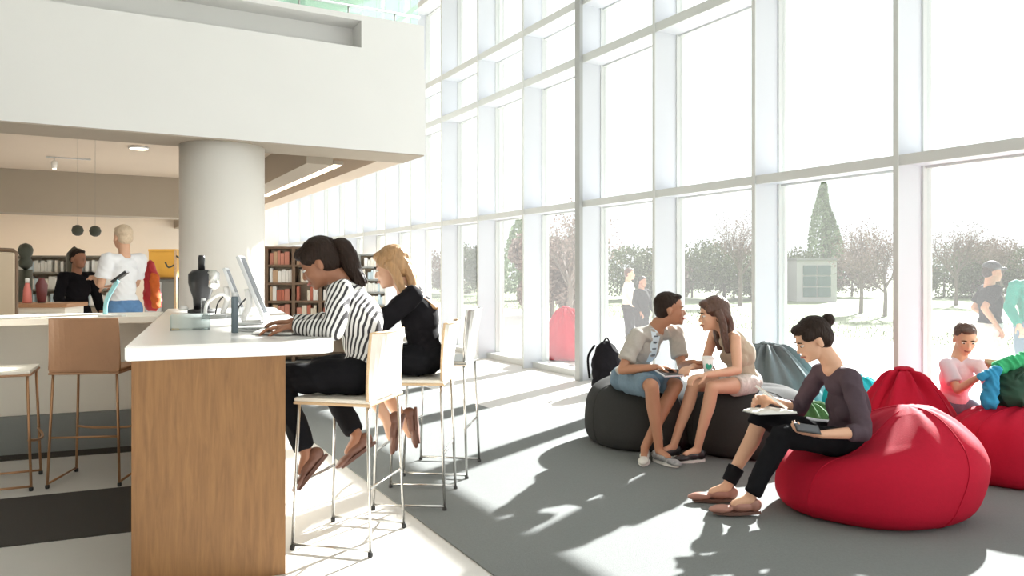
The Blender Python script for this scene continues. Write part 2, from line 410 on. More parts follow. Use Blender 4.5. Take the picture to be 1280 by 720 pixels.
def beanbag(label, loc, rx, ry, h, apex=(0, 0), m=None, rz=0, wr=.012, kf=11, seed=0, dents=(), neck=.16, group=None, name='beanbag', lean=2.2, prof=None, knot=True):
    t = thing(name, label, 'beanbag', loc, rz, group)
    nt_, na = 56, 120
    prof = prof or [(0, 0), (.45, 0), (.80, .01), (.95, .09), (1.0, .25), (.985, .42), (.90, .60), (.74, .76), (.52, .88), (.30, .955), (neck*.8, .985), (.03, 1.0)]
    P = smoothpath([(a, b, 0) for a, b in prof], 8)
    rnd = random.Random(seed); ph = [rnd.uniform(0, 6.28) for _ in range(6)]
    bm = bmesh.new(); rings = []
    for p in P:
        ring = []
        f = max(0, min(1, p.y)); 
        for k2 in range(na):
            a = 2*math.pi*k2/na
            fold = (math.sin(kf*a+ph[0]+1.5*math.sin(3*a+ph[3]))*.6+math.sin((kf*2-3)*a+ph[1]+f*2)*.4)
            amp = wr*(f**1.6)*(1.0 if f < .97 else .5)*min(1, p.x*3)
            lump = 1+.025*math.sin(2*a+ph[2])+.018*math.sin(5*a+ph[4]+f*3)
            rr = max(p.x, 0.001)
            x = rx*rr*lump*math.cos(a)+amp*fold*math.cos(a)*2; y = ry*rr*lump*math.sin(a)+amp*fold*math.sin(a)*2
            z = h*f+amp*fold*1.2
            q = f**lean
            x += apex[0]*q; y += apex[1]*q
            for (dx, dy, dr, dz) in dents:
                g = math.exp(-((x-dx)**2+(y-dy)**2)/(dr*dr))
                if z > .1: z = max(.05, z-dz*g*min(1, (z/h)*1.3))
            z = max(0.0, z)
            ring.append(bm.verts.new((x, y, z)))
        rings.append(ring)
    for i in range(len(rings)-1):
        for k2 in range(na):
            bm.faces.new((rings[i][k2], rings[i][(k2+1) % na], rings[i+1][(k2+1) % na], rings[i+1][k2]))
    bm.faces.new(rings[0][::-1]); bm.faces.new(rings[-1])
    rc = [[v.co.copy() for v in r] for r in rings]
    cov = bm_obj('cover', bm, m, t, True)
    sub = cov.modifiers.new('sub', 'SUBSURF'); sub.levels = 1; sub.render_levels = 1
    # piped seams running up the cover
    for j in range(4):
        kk = int(na*(j/4+.08)) % na
        pts = [rc[i][kk]*1.0 for i in range(10, len(rc)-8, 2)]
        c = sum((v for v in rc[30]), Vector())/na
        tube('seam', [p+(Vector((p.x-c.x, p.y-c.y, .0)).normalized())*.001 for p in pts], .0035, m, t, 6)
    top = sum((v for v in rc[-1]), Vector())/na
    if knot:
        bm = bmesh.new(); bmesh.ops.create_uvsphere(bm, u_segments=20, v_segments=10, radius=1, matrix=Matrix.Translation(top+V(0, 0, -.004)) @ Matrix.Diagonal((.07, .06, .018, 1)))
        for v in bm.verts:
            a = math.atan2(v.co.y-top.y, v.co.x-top.x); v.co.z += .004*math.sin(7*a)
        bm_obj('gathered_cap', bm, m, t, True)
    return t

# ---- people
def head_parts(b, c, fwd, up, s=1.0, jaw=1.0):
    Rm = frame(fwd, up)
    def L(x, y, z): return Vector(c)+Rm @ (V(x, y, z)*s)
    b.ell(L(-.012, 0, .030), (.097*s, .076*s, .088*s), Rm)
    b.ell(L(.028, 0, -.022), (.064*s, .062*s, .088*s), Rm)
    b.ell(L(.040, 0, -.078), (.045*s*jaw, .043*s*jaw, .030*s), Rm)
    b.ell(L(.070, 0, -.094), (.018*s, .020*s, .015*s), Rm)
    b.ell(L(.072, 0, .022), (.018*s, .046*s, .012*s), Rm)
    for y in (-1, 1): b.ell(L(.055, y*.034, -.030), (.028*s, .022*s, .024*s), Rm)
    b.cap(L(.084, 0, .006), L(.100, 0, -.030), .008*s, .0115*s)
    for y in (-1, 1):
        b.ell(L(.089, y*.010, -.033), (.011*s, .008*s, .008*s), Rm)
        b.ell(L(-.008, y*.078, -.014), (.017*s, .009*s, .030*s), Rm)
    b.ell(L(.087, 0, -.060), (.012*s, .022*s, .007*s), Rm); b.ell(L(.084, 0, -.071), (.011*s, .019*s, .007*s), Rm)
    return L, Rm
def face_details(L, Rm, s, parent, brow=None):
    for y in (-1, 1):
        e = Blob(); bmesh.ops.create_uvsphere(e.bm, u_segments=12, v_segments=8, radius=1, matrix=Matrix.Translation(L(.0765, y*.031, .000)) @ Rm.to_4x4() @ Matrix.Diagonal((.012*s, .014*s, .0058*s, 1)))
        eo = bm_obj('eye', e.bm, M['eyew'], parent, True)
        bm = bmesh.new(); bmesh.ops.create_uvsphere(bm, u_segments=10, v_segments=8, radius=1, matrix=Matrix.Translation(L(.0848, y*.031, -.001)) @ Rm.to_4x4() @ Matrix.Diagonal((.005*s, .007*s, .0055*s, 1)))
        bm_obj('iris', bm, M['eye'], eo, True)
        bm = bmesh.new(); bm_tube(bm, [L(.089, y*.014, .019), L(.092, y*.030, .024), L(.078, y*.050, .018)], [.003*s, .0042*s, .002*s], 8)
        bm_obj('eyebrow', bm, brow or M['hairb'], parent, True)
    bm = bmesh.new(); bm_tube(bm, smoothpath([L(.085, -.022, -.065), L(.098, -.008, -.0645), L(.1, 0, -.066), L(.098, .008, -.0645), L(.085, .022, -.065)], 3), .0052*s, 8)
    bm_obj('lips', bm, M['lips'], parent, True)
def hand(b, wrist, dr, palm, curl=.5, side=1, s=1.0, spread=.12):
    f = Vector(dr).normalized(); n = Vector(palm); n = (n-f*n.dot(f)).normalized(); l = n.cross(f)*side
    w = Vector(wrist)
    Rm = Matrix((f, l, n)).transposed()
    b.ell(w+f*.045*s+n*.002, (.055*s, .038*s, .0145*s), Rm)
    b.cap(w+f*.01*s, w+f*.07*s+l*.018*s, .015*s, .011*s); b.cap(w+f*.01*s, w+f*.07*s-l*.018*s, .015*s, .011*s)
    for i, (off, ln) in enumerate(((.029, .92), (.010, 1.0), (-.009, .94), (-.027, .75))):
        p = w+f*.080*s+l*off*s; a = curl*.6; dd = (f+l*(off/.03)*spread).normalized()
        rad = [.0092, .0086, .0078, .0068]
        cur = p
        for j, seg in enumerate((.043, .027, .021)):
            v = (dd*math.cos(a)+n*math.sin(a)).normalized(); nx = cur+v*seg*ln*s
            b.cap(cur, nx, rad[j]*s, rad[j+1]*s, 10); cur = nx; a += curl*(1.0 if j == 0 else .8)
    p = w+f*.022*s+l*.022*s; d1 = (f*.75+l*.75+n*.35).normalized(); p2 = p+d1*.042*s
    d2 = (f*.95+l*.30+n*(.3+curl*.4)).normalized(); p3 = p2+d2*.032*s; p4 = p3+(f*.9+n*(.35+curl*.5)).normalized()*.024*s
    b.cap(p, p2, .014*s, .0112*s, 10); b.cap(p2, p3, .0108*s, .0095*s, 10); b.cap(p3, p4, .0093*s, .0076*s, 10)
def shoe(parent, ankle, toe, up, mu, ms, ln=.255, low=True, wd=1.0, name='shoe', label=None, laces=None):
    Rm = frame(toe, up); a = Vector(ankle)
    def L(x, y, z): return a+Rm @ V(x, y, z)
    b = Blob(); h0 = -.055
    b.ell(L(-.025, 0, h0+.012), (.042, .034*wd, .042), Rm)
    b.ell(L(.045, 0, h0+.004), (.075, .036*wd, .034), Rm)
    b.ell(L(ln-.115, 0, h0-.010), (.068, .042*wd, .024), Rm)
    b.ell(L(ln-.085, 0, h0-.013), (.050, .034*wd, .019), Rm)
    if not low: b.cut(L(-.012, 0, h0+.02), L(-.008, 0, .0), .040, .038)
    o = b.build(name, mu, parent, .006, 3, label)
    bm = bmesh.new(); pts = []
    n = 28
    for k2 in range(n):
        t = 2*math.pi*k2/n; x = math.cos(t); y = math.sin(t)
        xx = (ln*.5-.064)+x*(ln*.5); wv = .036 if x < 0 else .043
        if x < -.2: wv = .035
        pts.append((xx, y*wv*wd*(1-.15*max(0, x)**3)))
    lo = [bm.verts.new(L(x, y, h0-.040)) for x, y in pts]; hi = [bm.verts.new(L(x, y, h0-.022)) for x, y in pts]
    for i in range(n): bm.faces.new((lo[i], lo[(i+1) % n], hi[(i+1) % n], hi[i]))
    bm.faces.new(lo[::-1]); bm.faces.new(hi)
    bm_obj('sole', bm, ms, o)
    if laces:
        bm = bmesh.new()
        for q in range(4):
            x = .035+q*.02
            z = h0+.036-q*.0085
            bm_tube(bm, [L(x, -.02, z-.006), L(x+.004, 0, z+.002), L(x, .02, z-.006)], .0028, 6)
        bm_obj('laces', bm, laces, o, True)
    return o
def torso_parts(b, pel, chest, neck, Rt, g=0.0, wf=1.0, bust=0):
    """Rt: columns forward, left, up of the torso"""
    f = Rt.col[0]; l = Rt.col[1]
    mid = (pel+chest)/2
    b.ell(pel, (.105+g, .150*wf+g, .105+g), Rt)
    b.ell(mid+f*.0, (.092+g, .120*wf+g, .145+g), Rt)
    b.ell(chest, (.108+g, .145*wf+g, .145+g), Rt)
    b.ell(chest+(neck-chest)*.55, (.080+g, .135*wf+g, .075+g), Rt)
    if bust:
        for y in (-1, 1): b.ell(chest+f*(.065)+l*y*.062-Rt.col[2]*.02, (.052*bust+g, .056+g, .056+g), Rt)
def limb_rs(k):
    return {'arm': (.046, .038, .025), 'leg': (.082, .056, .037)}[k]
def person(label, J, fwd, skin, hairfn, topm=None, _u=None, sleeve='long', bottomm=None, leglen='long', shoes=None, hs=1.0, wf=1.0, bust=0,
           face_fwd=None, face_up=V(0, 0, 1), hands=(.6, .6), palms=(None, None), hdirs=(None, None), vox=.007, detail=True, loc=None, topname='shirt', botname='trousers', legfn=None, jaw=1.0, fold=.006, limb=1.0, browm=None, group=None):
    """J: dict of world joints pel, chest, neck, head, shL/R, elL/R, wrL/R, hipL/R, knL/R, anL/R (her or his own left, right)"""
    base = loc or V(J['pel'].x, J['pel'].y, 0)
    t = thing('person', label, 'person', base, 0, group)
    J = {k_: v-base for k_, v in J.items()}
    up = (J['neck']-J['pel']).normalized(); Rt = frame(fwd, V(0, 0, 1)); f = Rt.col[0]
    f2 = (f-up*f.dot(up)).normalized(); Rt = Matrix((f2, up.cross(f2), up)).transposed()
    ff = Vector(face_fwd or fwd)
    b = Blob()
    L, Rm = head_parts(b, J['head'], ff, face_up, hs, jaw)
    b.chain([J['neck']-up*.03, J['neck'], L(-.022, 0, -.055)], [.062*(.5+.5*hs), .056*(.5+.5*hs), .056*(.5+.5*hs)])
    torso_parts(b, J['pel'], J['chest'], J['neck'], Rt, -.012, wf)
    q = limb
    for i, sd in enumerate('LR'):
        b.cap(J['chest']+(J['neck']-J['chest'])*.75, J['sh'+sd], .05, .052*q)
        b.chain([J['sh'+sd], (J['sh'+sd]*.6+J['el'+sd]*.4), J['el'+sd]], [.050*q, .045*q, .037*q])
        fa_ = J['el'+sd].lerp(J['wr'+sd], .3)
        b.chain([J['el'+sd], fa_, J['wr'+sd]], [.037*q, .039*q, .0245*q])
        d = hdirs[i] if hdirs[i] is not None else (J['wr'+sd]-J['el'+sd])
        pm = palms[i] if palms[i] is not None else V(0, 0, -1)
        if hands[i] is not None: hand(b, J['wr'+sd], d, pm, hands[i], 1 if sd == 'R' else -1, hs*.98)
        if 'kn'+sd in J:
            hp = J['hip'+sd]; kn = J['kn'+sd]; an = J['an'+sd]
            b.chain([hp, hp.lerp(kn, .5), kn], [.085*q, .072*q, .055*q])
            cf = kn.lerp(an, .3); sh = (kn-hp); shn = (an-kn).normalized()
            back = -(sh-shn*sh.dot(shn)).normalized()*.012
            b.chain([kn, cf+back, kn.lerp(an, .7), an], [.054*q, .055*q, .040*q, .033*q])
            if shoes and shoes.get('dir'+sd) is not None:
                td = Vector(shoes['dir'+sd]).normalized()
                b.cap(an+V(0, 0, -.01), an+td*.09-Vector(shoes.get('up'+sd, V(0, 0, 1)))*.04, .032, .026)
    body = b.build('body', skin, t, vox, 2)
    if detail: face_details(L, Rm, hs, body, browm)
    # top
    if topm:
        g = .006
        b = Blob(); torso_parts(b, J['pel']+up*.03, J['chest'], J['neck']-up*.012, Rt, g, wf, bust)
        for sd in 'LR':
            if sleeve != 'none':
                b.cap(J['chest']+(J['neck']-J['chest'])*.72, J['sh'+sd], .054, .062*q)
            else:
                b.cap(J['chest']+(J['neck']-J['chest'])*.6, J['chest'].lerp(J['sh'+sd], .6), .05, .045)
            if sleeve == 'long':
                b.chain([J['sh'+sd], J['el'+sd]], [.062*q, .052*q]); b.cap(J['el'+sd], J['el'+sd].lerp(J['wr'+sd], .45), .052*q, .047*q)
                b.cut(J['el'+sd].lerp(J['wr'+sd], .3), J['el'+sd].lerp(J['wr'+sd], .95), .049*q, .036*q)
            elif sleeve == 'three':
                b.chain([J['sh'+sd], J['el'+sd]], [.060*q, .050*q]); b.cut(J['el'+sd], J['el'+sd].lerp(J['wr'+sd], .35), .050*q, .046*q)
            elif sleeve == 'short':
                b.cut(J['sh'+sd], J['sh'+sd].lerp(J['el'+sd], .72), .064*q, .066*q)
                b.cap(J['sh'+sd], J['sh'+sd].lerp(J['el'+sd], .2), .064*q, .064*q)
        b.build(topname, topm, t, vox, 3, fold=fold)
    if bottomm:
        g = .012
        b = Blob(); b.ell(J['pel']-up*.01, (.112+g, .158*wf+g, .095+g), Rt)
        for sd in 'LR':
            hp = J['hip'+sd]; kn = J['kn'+sd]; an = J['an'+sd]
            ll = leglen if isinstance(leglen, str) else leglen[0 if sd == 'L' else 1]
            if ll == 'shorts':
                b.cap(hp, hp.lerp(kn, .5), .098*q, .090*q); b.cut(hp.lerp(kn, .3), hp.lerp(kn, .90), .093*q, .083*q)
            elif ll == 'mini':
                b.cap(hp, hp.lerp(kn, .15), .097*q, .088*q); b.cut(hp, hp.lerp(kn, .42), .095*q, .086*q)
            elif ll == 'knee':
                b.chain([hp, kn], [.095*q, .066*q]); b.cut(kn, kn.lerp(an, .08), .066*q, .064*q)
            else:
                b.chain([hp, hp.lerp(kn, .5), kn, kn.lerp(an, .3)], [.095*q, .084*q, .067*q, .062*q]); b.cut(kn.lerp(an, .2), kn.lerp(an, .93), .063*q, .050*q)
        b.build(botname, bottomm, t, vox, 3, fold=fold)
    if shoes:
        for sd in 'LR':
            if shoes.get('dir'+sd) is None: continue
            shoe(t, J['an'+sd], shoes['dir'+sd], shoes.get('up'+sd, V(0, 0, 1)), shoes.get('m'+sd, shoes.get('m')), shoes['sole'], shoes.get('len', .25), laces=shoes.get('laces'), name=shoes.get('name', 'shoe'), label=shoes.get('lab'+sd))
    if hairfn: hairfn(L, Rm, hs, t, J)
    return t
def hair_cap(b, L, Rm, s, fr=.0, vol=1.0):
    b.ell(L(-.022, 0, .042), (.098*s*vol, .084*s*vol, .090*s*vol), Rm)
    b.ell(L(-.045, 0, .005), (.075*s*vol, .080*s*vol, .085*s*vol), Rm)
    b.ell(L(.045+fr, 0, .082), (.045*s, .058*s, .030*s), Rm)
    for y in (-1, 1): b.ell(L(.030, y*.062, .045), (.040*s, .020*s, .034*s), Rm)
def strands(b, pts, n, r, jit, rnd):
    for i in range(n):
        o = V(rnd.uniform(-1, 1), rnd.uniform(-1, 1), rnd.uniform(-.3, .3))*jit
        P = smoothpath([Vector(p)+o*(.4+.6*k_/(len(pts)-1))+V(rnd.uniform(-1, 1), rnd.uniform(-1, 1), 0)*jit*.15 for k_, p in enumerate(pts)], 4)
        m_ = len(P); bm_tube(b.bm, P, [r*(1-.75*(k_/m_)) for k_ in range(m_)], 8)
def hair_short(m):
    def fn(L, Rm, s, t, J):
        b = Blob(); b.ell(L(-.022, 0, .046), (.094*s, .079*s, .084*s), Rm); b.ell(L(-.05, 0, .0), (.062*s, .072*s, .07*s), Rm)
        b.ell(L(.04, 0, .088), (.042*s, .052*s, .022*s), Rm)
        b.build('hair', m, t, .006, 1, fold=.003, fscale=40)
    return fn
def hair_cap_hat(m):
    def fn(L, Rm, s, t, J):
        hair_short(m)(L, Rm, s, t, J)
        b = Blob(); b.ell(L(-.01, 0, .070), (.105*s, .086*s, .070*s), Rm); b.cap(L(.06, 0, .052), L(.155, 0, .045), .022*s, .014*s); b.build('cap', M['blacks'], t, .007, 2)
    return fn
def hair_bun(m, bunpos=(-.125, 0, .065), br=.037):
    def fn(L, Rm, s, t, J):
        b = Blob(); hair_cap(b, L, Rm, s, 0, .98)
        b.cap(L(-.09, 0, .05), L(*bunpos), .045*s, .028*s)
        b.build('hair', m, t, .006, 2, fold=.003, fscale=40)
        b = Blob(); b.ell(L(*bunpos), (br, br, br)); 
        for a in range(7):
            th = a*.9; b.cap(L(*bunpos)+V(math.cos(th), .3, math.sin(th))*br*.7, L(*bunpos)+V(math.cos(th+.9), -.3, math.sin(th+.9))*br*.8, .011, .009)
        b.build('hair_bun', m, t, .005, 1, fold=.003, fscale=60)
    return fn
def hair_pony(m):
    def fn(L, Rm, s, t, J):
        rnd = random.Random(5)
        b = Blob(); hair_cap(b, L, Rm, s, .005, 1.0)
        b.build('hair', m, t, .006, 2, fold=.003, fscale=40)
        b = Blob(); q0 = L(-.098, 0, .045); P = [q0, q0+V(.05, 0, .0), q0+V(.085, 0, -.06), q0+V(.11, .01, -.13), q0+V(.15, .01, -.19)]
        P = smoothpath(P, 4); n = len(P)
        for i in range(n-1): b.cap(P[i], P[i+1], (.026+.020*math.sin(math.pi*i/n))*s, (.026+.020*math.sin(math.pi*(i+1)/n))*s)
        strands(b, [q0, q0+V(.06, 0, .0), q0+V(.10, 0, -.08), q0+V(.16, 0, -.2)], 12, .011, .030, rnd)
        b.build('ponytail', m, t, .005, 1, fold=.004, fscale=30)
        b = Blob(); 
        for a in range(8):
            th = a*.785; b.cap(L(-.108, .034*math.cos(th), .048+.034*math.sin(th)), L(-.108, .034*math.cos(th+.785), .048+.034*math.sin(th+.785)), .008)
        b.build('hair_tie', m, t, .004, 1)
    return fn
def hair_long(m, ln=.30, back=.0, side=1.0, lean=V(0, 0, 0), sln=None):
    def fn(L, Rm, s, t, J):
        rnd = random.Random(9)
        b = Blob(); hair_cap(b, L, Rm, s, .0, 1.02)
        dn = V(0, 0, -1)
        for y in (-1, 1):
            p0 = L(-.005, y*.074, .03); p1 = L(-.03, y*.088, -.06); q_ = sln or ln; p2 = p1+(dn+lean*.6)*.5*q_; p3 = p1+(dn+lean)*q_
            strands(b, [p0, p1, p2, p3], 12, .022, .022*side, rnd)
        p0 = L(-.07, 0, .03); p1 = L(-.10, 0, -.06); p2 = p1+(dn+lean*.4)*.5*ln+Rm.col[0]*back; p3 = p1+(dn+lean)*ln+Rm.col[0]*back
        for oy in (-.045, -.015, .015, .045):
            strands(b, [p+Rm.col[1]*oy for p in (p0, p1, p2, p3)], 7, .026, .016, rnd)
        b.build('hair', m, t, .006, 1, fold=.004, fscale=35)
    return fn

# ================================================================ OBJECTS
# ---- wooden end panel counter: frame a (across), c (along)
CO = V(-1.067, 3.58, 0); CA = V(.928, .371, 0).normalized(); CC = V(-.371, .928, 0).normalized(); CRZ = math.atan2(CA.y, CA.x)
def K(a, c, z=0): return CO+CA*a+CC*c+V(0, 0, z)
CT = 1.10
t = thing('counter', 'long white topped bar counter with oak veneer end panel', 'counter', K(-.3, 0), CRZ)
def kb(name, a0, a1, c0, c1, z0, z1, m, parent, bev=0):
    return box(name, ((a0+a1)/2+.3, (c0+c1)/2, (z0+z1)/2), (a1-a0, c1-c0, z1-z0), m, parent, bev)
kb('end_panel', -.652, 0, 0, .05, 0, 1.034, M['oak'], t, .003)
kb('side_panel', -.652, -.60, .052, 3.6, 0.0, 1.034, M['oak'], t, .002)
kb('end_panel', -.598, -.05, 3.55, 3.6, 0.0, 1.034, M['oak'], t, .002)
kb('inner_panel', -.36, -.32, .054, 3.54, .0, 1.034, M['cream'], t, .002)
pl = [(-.375, -.03)]
for i in range(9):
    a = -math.pi/2+math.pi/2*i/8; pl.append((.53-.10+.10*math.cos(a), -.03+.10+.10*math.sin(a)))
for i in range(9):
    a = math.pi/2*i/8; pl.append((.53-.10+.10*math.cos(a), 3.68-.10+.10*math.sin(a)))
pl.append((-.375, 3.68))
bm = bmesh.new(); bm_prism(bm, pl, 1.034, CT); bmesh.ops.bevel(bm, geom=[e for e in bm.edges if abs(e.verts[0].co.z-e.verts[1].co.z) < 1e-4], offset=.006, segments=2, affect='EDGES')
bm_obj('worktop', bm, M['top'], t)
# ---- side table joining the counter on the left
t = thing('table', 'high cream topped table joining the counter behind the tan stool', 'table', K(-2.2, 2.9), CRZ)
def tb(name, a0, a1, c0, c1, z0, z1, m, parent, bev=0):
    return box(name, ((a0+a1)/2+2.2, (c0+c1)/2-2.9, (z0+z1)/2), (a1-a0, c1-c0, z1-z0), m, parent, bev)
tb('table_top', -3.9, -.69, 2.66, 3.35, 1.04, 1.09, M['cream'], t, .004)
tb('back_panel', -3.9, -.69, 3.25, 3.30, .30, 1.04, M['cream'], t)
tb('shaded_base', -3.9, -.69, 3.20, 3.32, 0.0, .30, M['greyc'], t)  # lower part of the cream panel, its shading put into the grey colour

# ---- stools
stool('cream backed bar stool with steel legs under woman in striped blouse', (-.864, 4.065, 0), R(166.5))
stool('cream bar stool under the blonde woman in black', (-.60, 4.76, 0), R(176), sc=1.0)
stool('farthest bar stool of the row, steel grey curved back', (-.50, 5.48, 0), R(172), shell=M['chromed'], edge=M['chrome'], sc=1.04)
stool('tan leather backed bar stool with copper legs, left of the oak end panel', (-2.86, 5.24, 0), R(97), shell=M['tanl'], metal=M['copper'], edge=M['tanl'])
stool('bar stool cut by the left edge of the picture', (-3.42, 5.06, 0), R(25), shell=M['cream'], metal=M['copper'], edge=M['tanl'])

# ---- beanbags
RP = [(0, 0), (.5, 0), (.80, .02), (.95, .13), (1.0, .34), (.975, .52), (.86, .67), (.68, .79), (.48, .89), (.28, .96), (.13, .99), (.03, 1.0)]
DK = [(0, 0), (.5, 0), (.84, .02), (.97, .14), (1.0, .36), (.98, .58), (.88, .76), (.68, .88), (.45, .95), (.25, .985), (.12, .995), (.03, 1.0)]
TL = [(0, 0), (.5, 0), (.84, .015), (.97, .10), (1.0, .24), (.95, .40), (.84, .54), (.69, .68), (.52, .80), (.36, .90), (.2, .97), (.03, 1.0)]
beanbag('crimson red beanbag in front, under the woman with the bun', (2.145, 4.55, 0), .56, .51, .635, (.25, .05), M['red'], wr=.005, kf=7, seed=3, dents=((-.18, .02, .30, .17),), prof=RP, lean=1.6, knot=False)
beanbag('red beanbag with tall wrinkled peak beside the window', (2.97, 5.72, 0), .41, .38, .70, (-.02, .0), M['red'], wr=.024, kf=9, seed=5, prof=TL)
beanbag('wide flat topped red beanbag at the right edge', (3.66, 5.20, 0), .62, .40, .53, (-.1, 0), M['red'], wr=.008, seed=8, prof=DK, dents=((.1, 0, .3, .03),), knot=False)
beanbag('red beanbag standing alone outside the glass', (.98, 12.5, 0), .50, .46, .86, (-.10, 0), M['red'], wr=.014, seed=11, prof=TL)
beanbag('charcoal beanbag under the man in the grey T-shirt', (1.10, 6.38, 0), .50, .48, .60, (.0, 0.05), M['charcoal'], wr=.003, kf=5, seed=12, dents=((-.06, -.1, .26, .09),), prof=DK, knot=False)
beanbag('charcoal beanbag under the long haired woman', (1.90, 6.12, 0), .56, .50, .58, (-.05, 0.02), M['charcoal'], wr=.003, kf=5, seed=14, dents=((-.05, -.05, .3, .08),), prof=DK, knot=False)
beanbag('blue grey crumpled beanbag by the window fin', (2.42, 6.95, 0), .50, .36, .78, (-.08, 0), M['bluegrey'], wr=.030, kf=10, seed=15, prof=TL)
t = thing('bag', 'dark green soft bag lying on the flat topped red beanbag', 'bag', (3.47, 5.24, .50), R(10))
b = Blob(); b.ell((0, 0, .14), (.17, .13, .15)); b.ell((.05, 0, .20), (.12, .10, .12)); b.ell((-.06, -.02, .09), (.12, .12, .09)); b.build('cloth', M['dgreen'], t, .008, 2, fold=.014, fscale=12)
tube('strap', smoothpath([(-.12, -.08, .16), (-.04, -.12, .27), (.06, -.10, .29), (.14, -.05, .20)], 5), .010, M['dgreen'], t)
beanbag('small green cushion bag between charcoal bag and seated woman', (2.27, 5.88, 0), .25, .24, .43, (.0, 0), M['green'], wr=.014, seed=21, prof=DK)

# ---- people
def P(x, y, z): return V(x, y, z)
W1 = person('person in striped blouse and black trousers leaning over the counter from a stool', dict(
    pel=P(-.78, 4.09, .895), chest=P(-.82, 4.09, 1.18), neck=P(-.925, 4.09, 1.385), head=P(-1.03, 4.07, 1.470),
    shL=P(-.89, 3.93, 1.32), elL=P(-.90, 3.83, 1.135), wrL=P(-1.125, 3.90, 1.145), shR=P(-.90, 4.25, 1.32), elR=P(-1.01, 4.36, 1.14), wrR=P(-1.23, 4.25, 1.145),
    hipL=P(-.82, 3.99, .88), knL=P(-1.23, 3.98, .865), anL=P(-1.075, 3.98, .475), hipR=P(-.82, 4.19, .88), knR=P(-1.12, 4.42, .865), anR=P(-.865, 4.25, .505)),
    (-1, .12, 0), M['skinb'], hair_pony(M['hairb']), M['stripe'], 'long', 'long', M['trouser'], 'long',
    dict(dirL=(-.62, 0, -.78), upL=V(-.78, 0, .62), dirR=(-.80, 0, -.6), upR=V(-.6, 0, .8), m=M['tanshoe'], sole=M['soleb'], len=.24),
    hs=1.08, wf=.86, bust=.8, face_fwd=(-.88, -.08, -.50), hands=(.35, .5), hdirs=((-1, .05, -.05), (-1, -.3, 0)), topname='blouse', fold=.010)
person('person with blonde hair in a black sweater seated at the counter', dict(
    pel=P(-.54, 4.77, .90), chest=P(-.58, 4.77, 1.15), neck=P(-.67, 4.77, 1.33), head=P(-.755, 4.76, 1.452),
    shL=P(-.60, 4.60, 1.28), elL=P(-.80, 4.55, 1.10), wrL=P(-1.03, 4.66, 1.13), shR=P(-.64, 4.93, 1.28), elR=P(-.85, 5.0, 1.12), wrR=P(-1.08, 4.95, 1.14),
    hipL=P(-.58, 4.68, .885), knL=P(-.98, 4.66, .87), anL=P(-.755, 4.62, .52), hipR=P(-.58, 4.86, .885), knR=P(-.98, 4.88, .87), anR=P(-.69, 4.80, .50)),
    (-1, .05, 0), M['skin'], hair_long(M['hairl'], .22, side=1.0, lean=V(.72, 0, 0), sln=.16), M['black'], 'long', 'long', M['trouser'], ('knee', 'knee'),
    dict(dirL=(-.2, -.1, -.95), upL=V(-.95, 0, .2), dirR=(.1, -.1, -.95), upR=V(-.95, 0, .2), m=M['tanshoe'], sole=M['soleb'], len=.23),
    hs=1.06, wf=.86, bust=.8, face_fwd=(-.95, -.02, -.25), hands=(.5, .5), topname='sweater', fold=.008)
mn = person('person in grey T-shirt and blue shorts talking on a charcoal beanbag', dict(
    pel=P(.95, 6.25, .55), chest=P(1.06, 6.16, .81), neck=P(1.175, 6.11, 1.005), head=P(1.265, 6.08, 1.125),
    shR=P(.99, 6.02, .915), elR=P(.855, 5.90, .665), wrR=P(1.10, 5.80, .70), shL=P(1.335, 6.22, .925), elL=P(1.36, 6.08, .67), wrL=P(1.40, 5.86, .73),
    hipR=P(.95, 6.10, .55), knR=P(1.04, 5.66, .575), anR=P(1.095, 5.66, .105), hipL=P(1.07, 6.28, .55), knL=P(1.26, 5.84, .555), anL=P(1.00, 5.72, .105)),
    (.75, -.6, 0), M['skint'], hair_short(M['hairb']), M['greytee'], 'x', 'short', M['denim'], 'shorts',
    dict(dirR=(.55, -.83, 0), dirL=(-.25, -1, 0), mR=M['patt'], mL=M['canvasw'], sole=M['solew'], len=.26, laces=M['solew'], name='trainer', labR='black and white patterned trainer', labL='off-white trainer'),
    hs=1.13, face_fwd=(1, -.12, .03), hands=(.5, .5), hdirs=((1, -.1, 0), (1, -.2, 0)), topname='t_shirt', botname='shorts', fold=.012, jaw=1.1)
person('person with long brown hair in a beige top, facing the man', dict(
    pel=P(1.84, 6.03, .56), chest=P(1.78, 5.97, .80), neck=P(1.665, 5.92, .985), head=P(1.56, 5.89, 1.095),
    shL=P(1.70, 5.80, .92), elL=P(1.685, 5.68, .69), wrL=P(1.42, 5.58, .67), shR=P(1.62, 6.10, .92), elR=P(1.52, 6.0, .70), wrR=P(1.37, 5.80, .70),
    hipL=P(1.84, 5.92, .55), knL=P(1.48, 5.62, .575), anL=P(1.385, 5.68, .105), hipR=P(1.72, 6.06, .55), knR=P(1.38, 5.78, .565), anR=P(1.235, 5.80, .105)),
    (-.85, -.5, 0), M['skin'], hair_long(M['hairr'], .22, side=.9, lean=V(.18, 0, 0)), M['beige'], 'x', 'none', M['floral'], 'mini',
    dict(dirL=(-1, -.22, 0), dirR=(-.9, -.35, 0), m=M['blacks'], sole=M['solew'], len=.235, laces=M['solew'], name='trainer'),
    hs=1.10, wf=.84, bust=.85, face_fwd=(-1, -.05, -.12), hands=(.6, .6), topname='tank_top', botname='shorts', fold=.009, limb=.9)
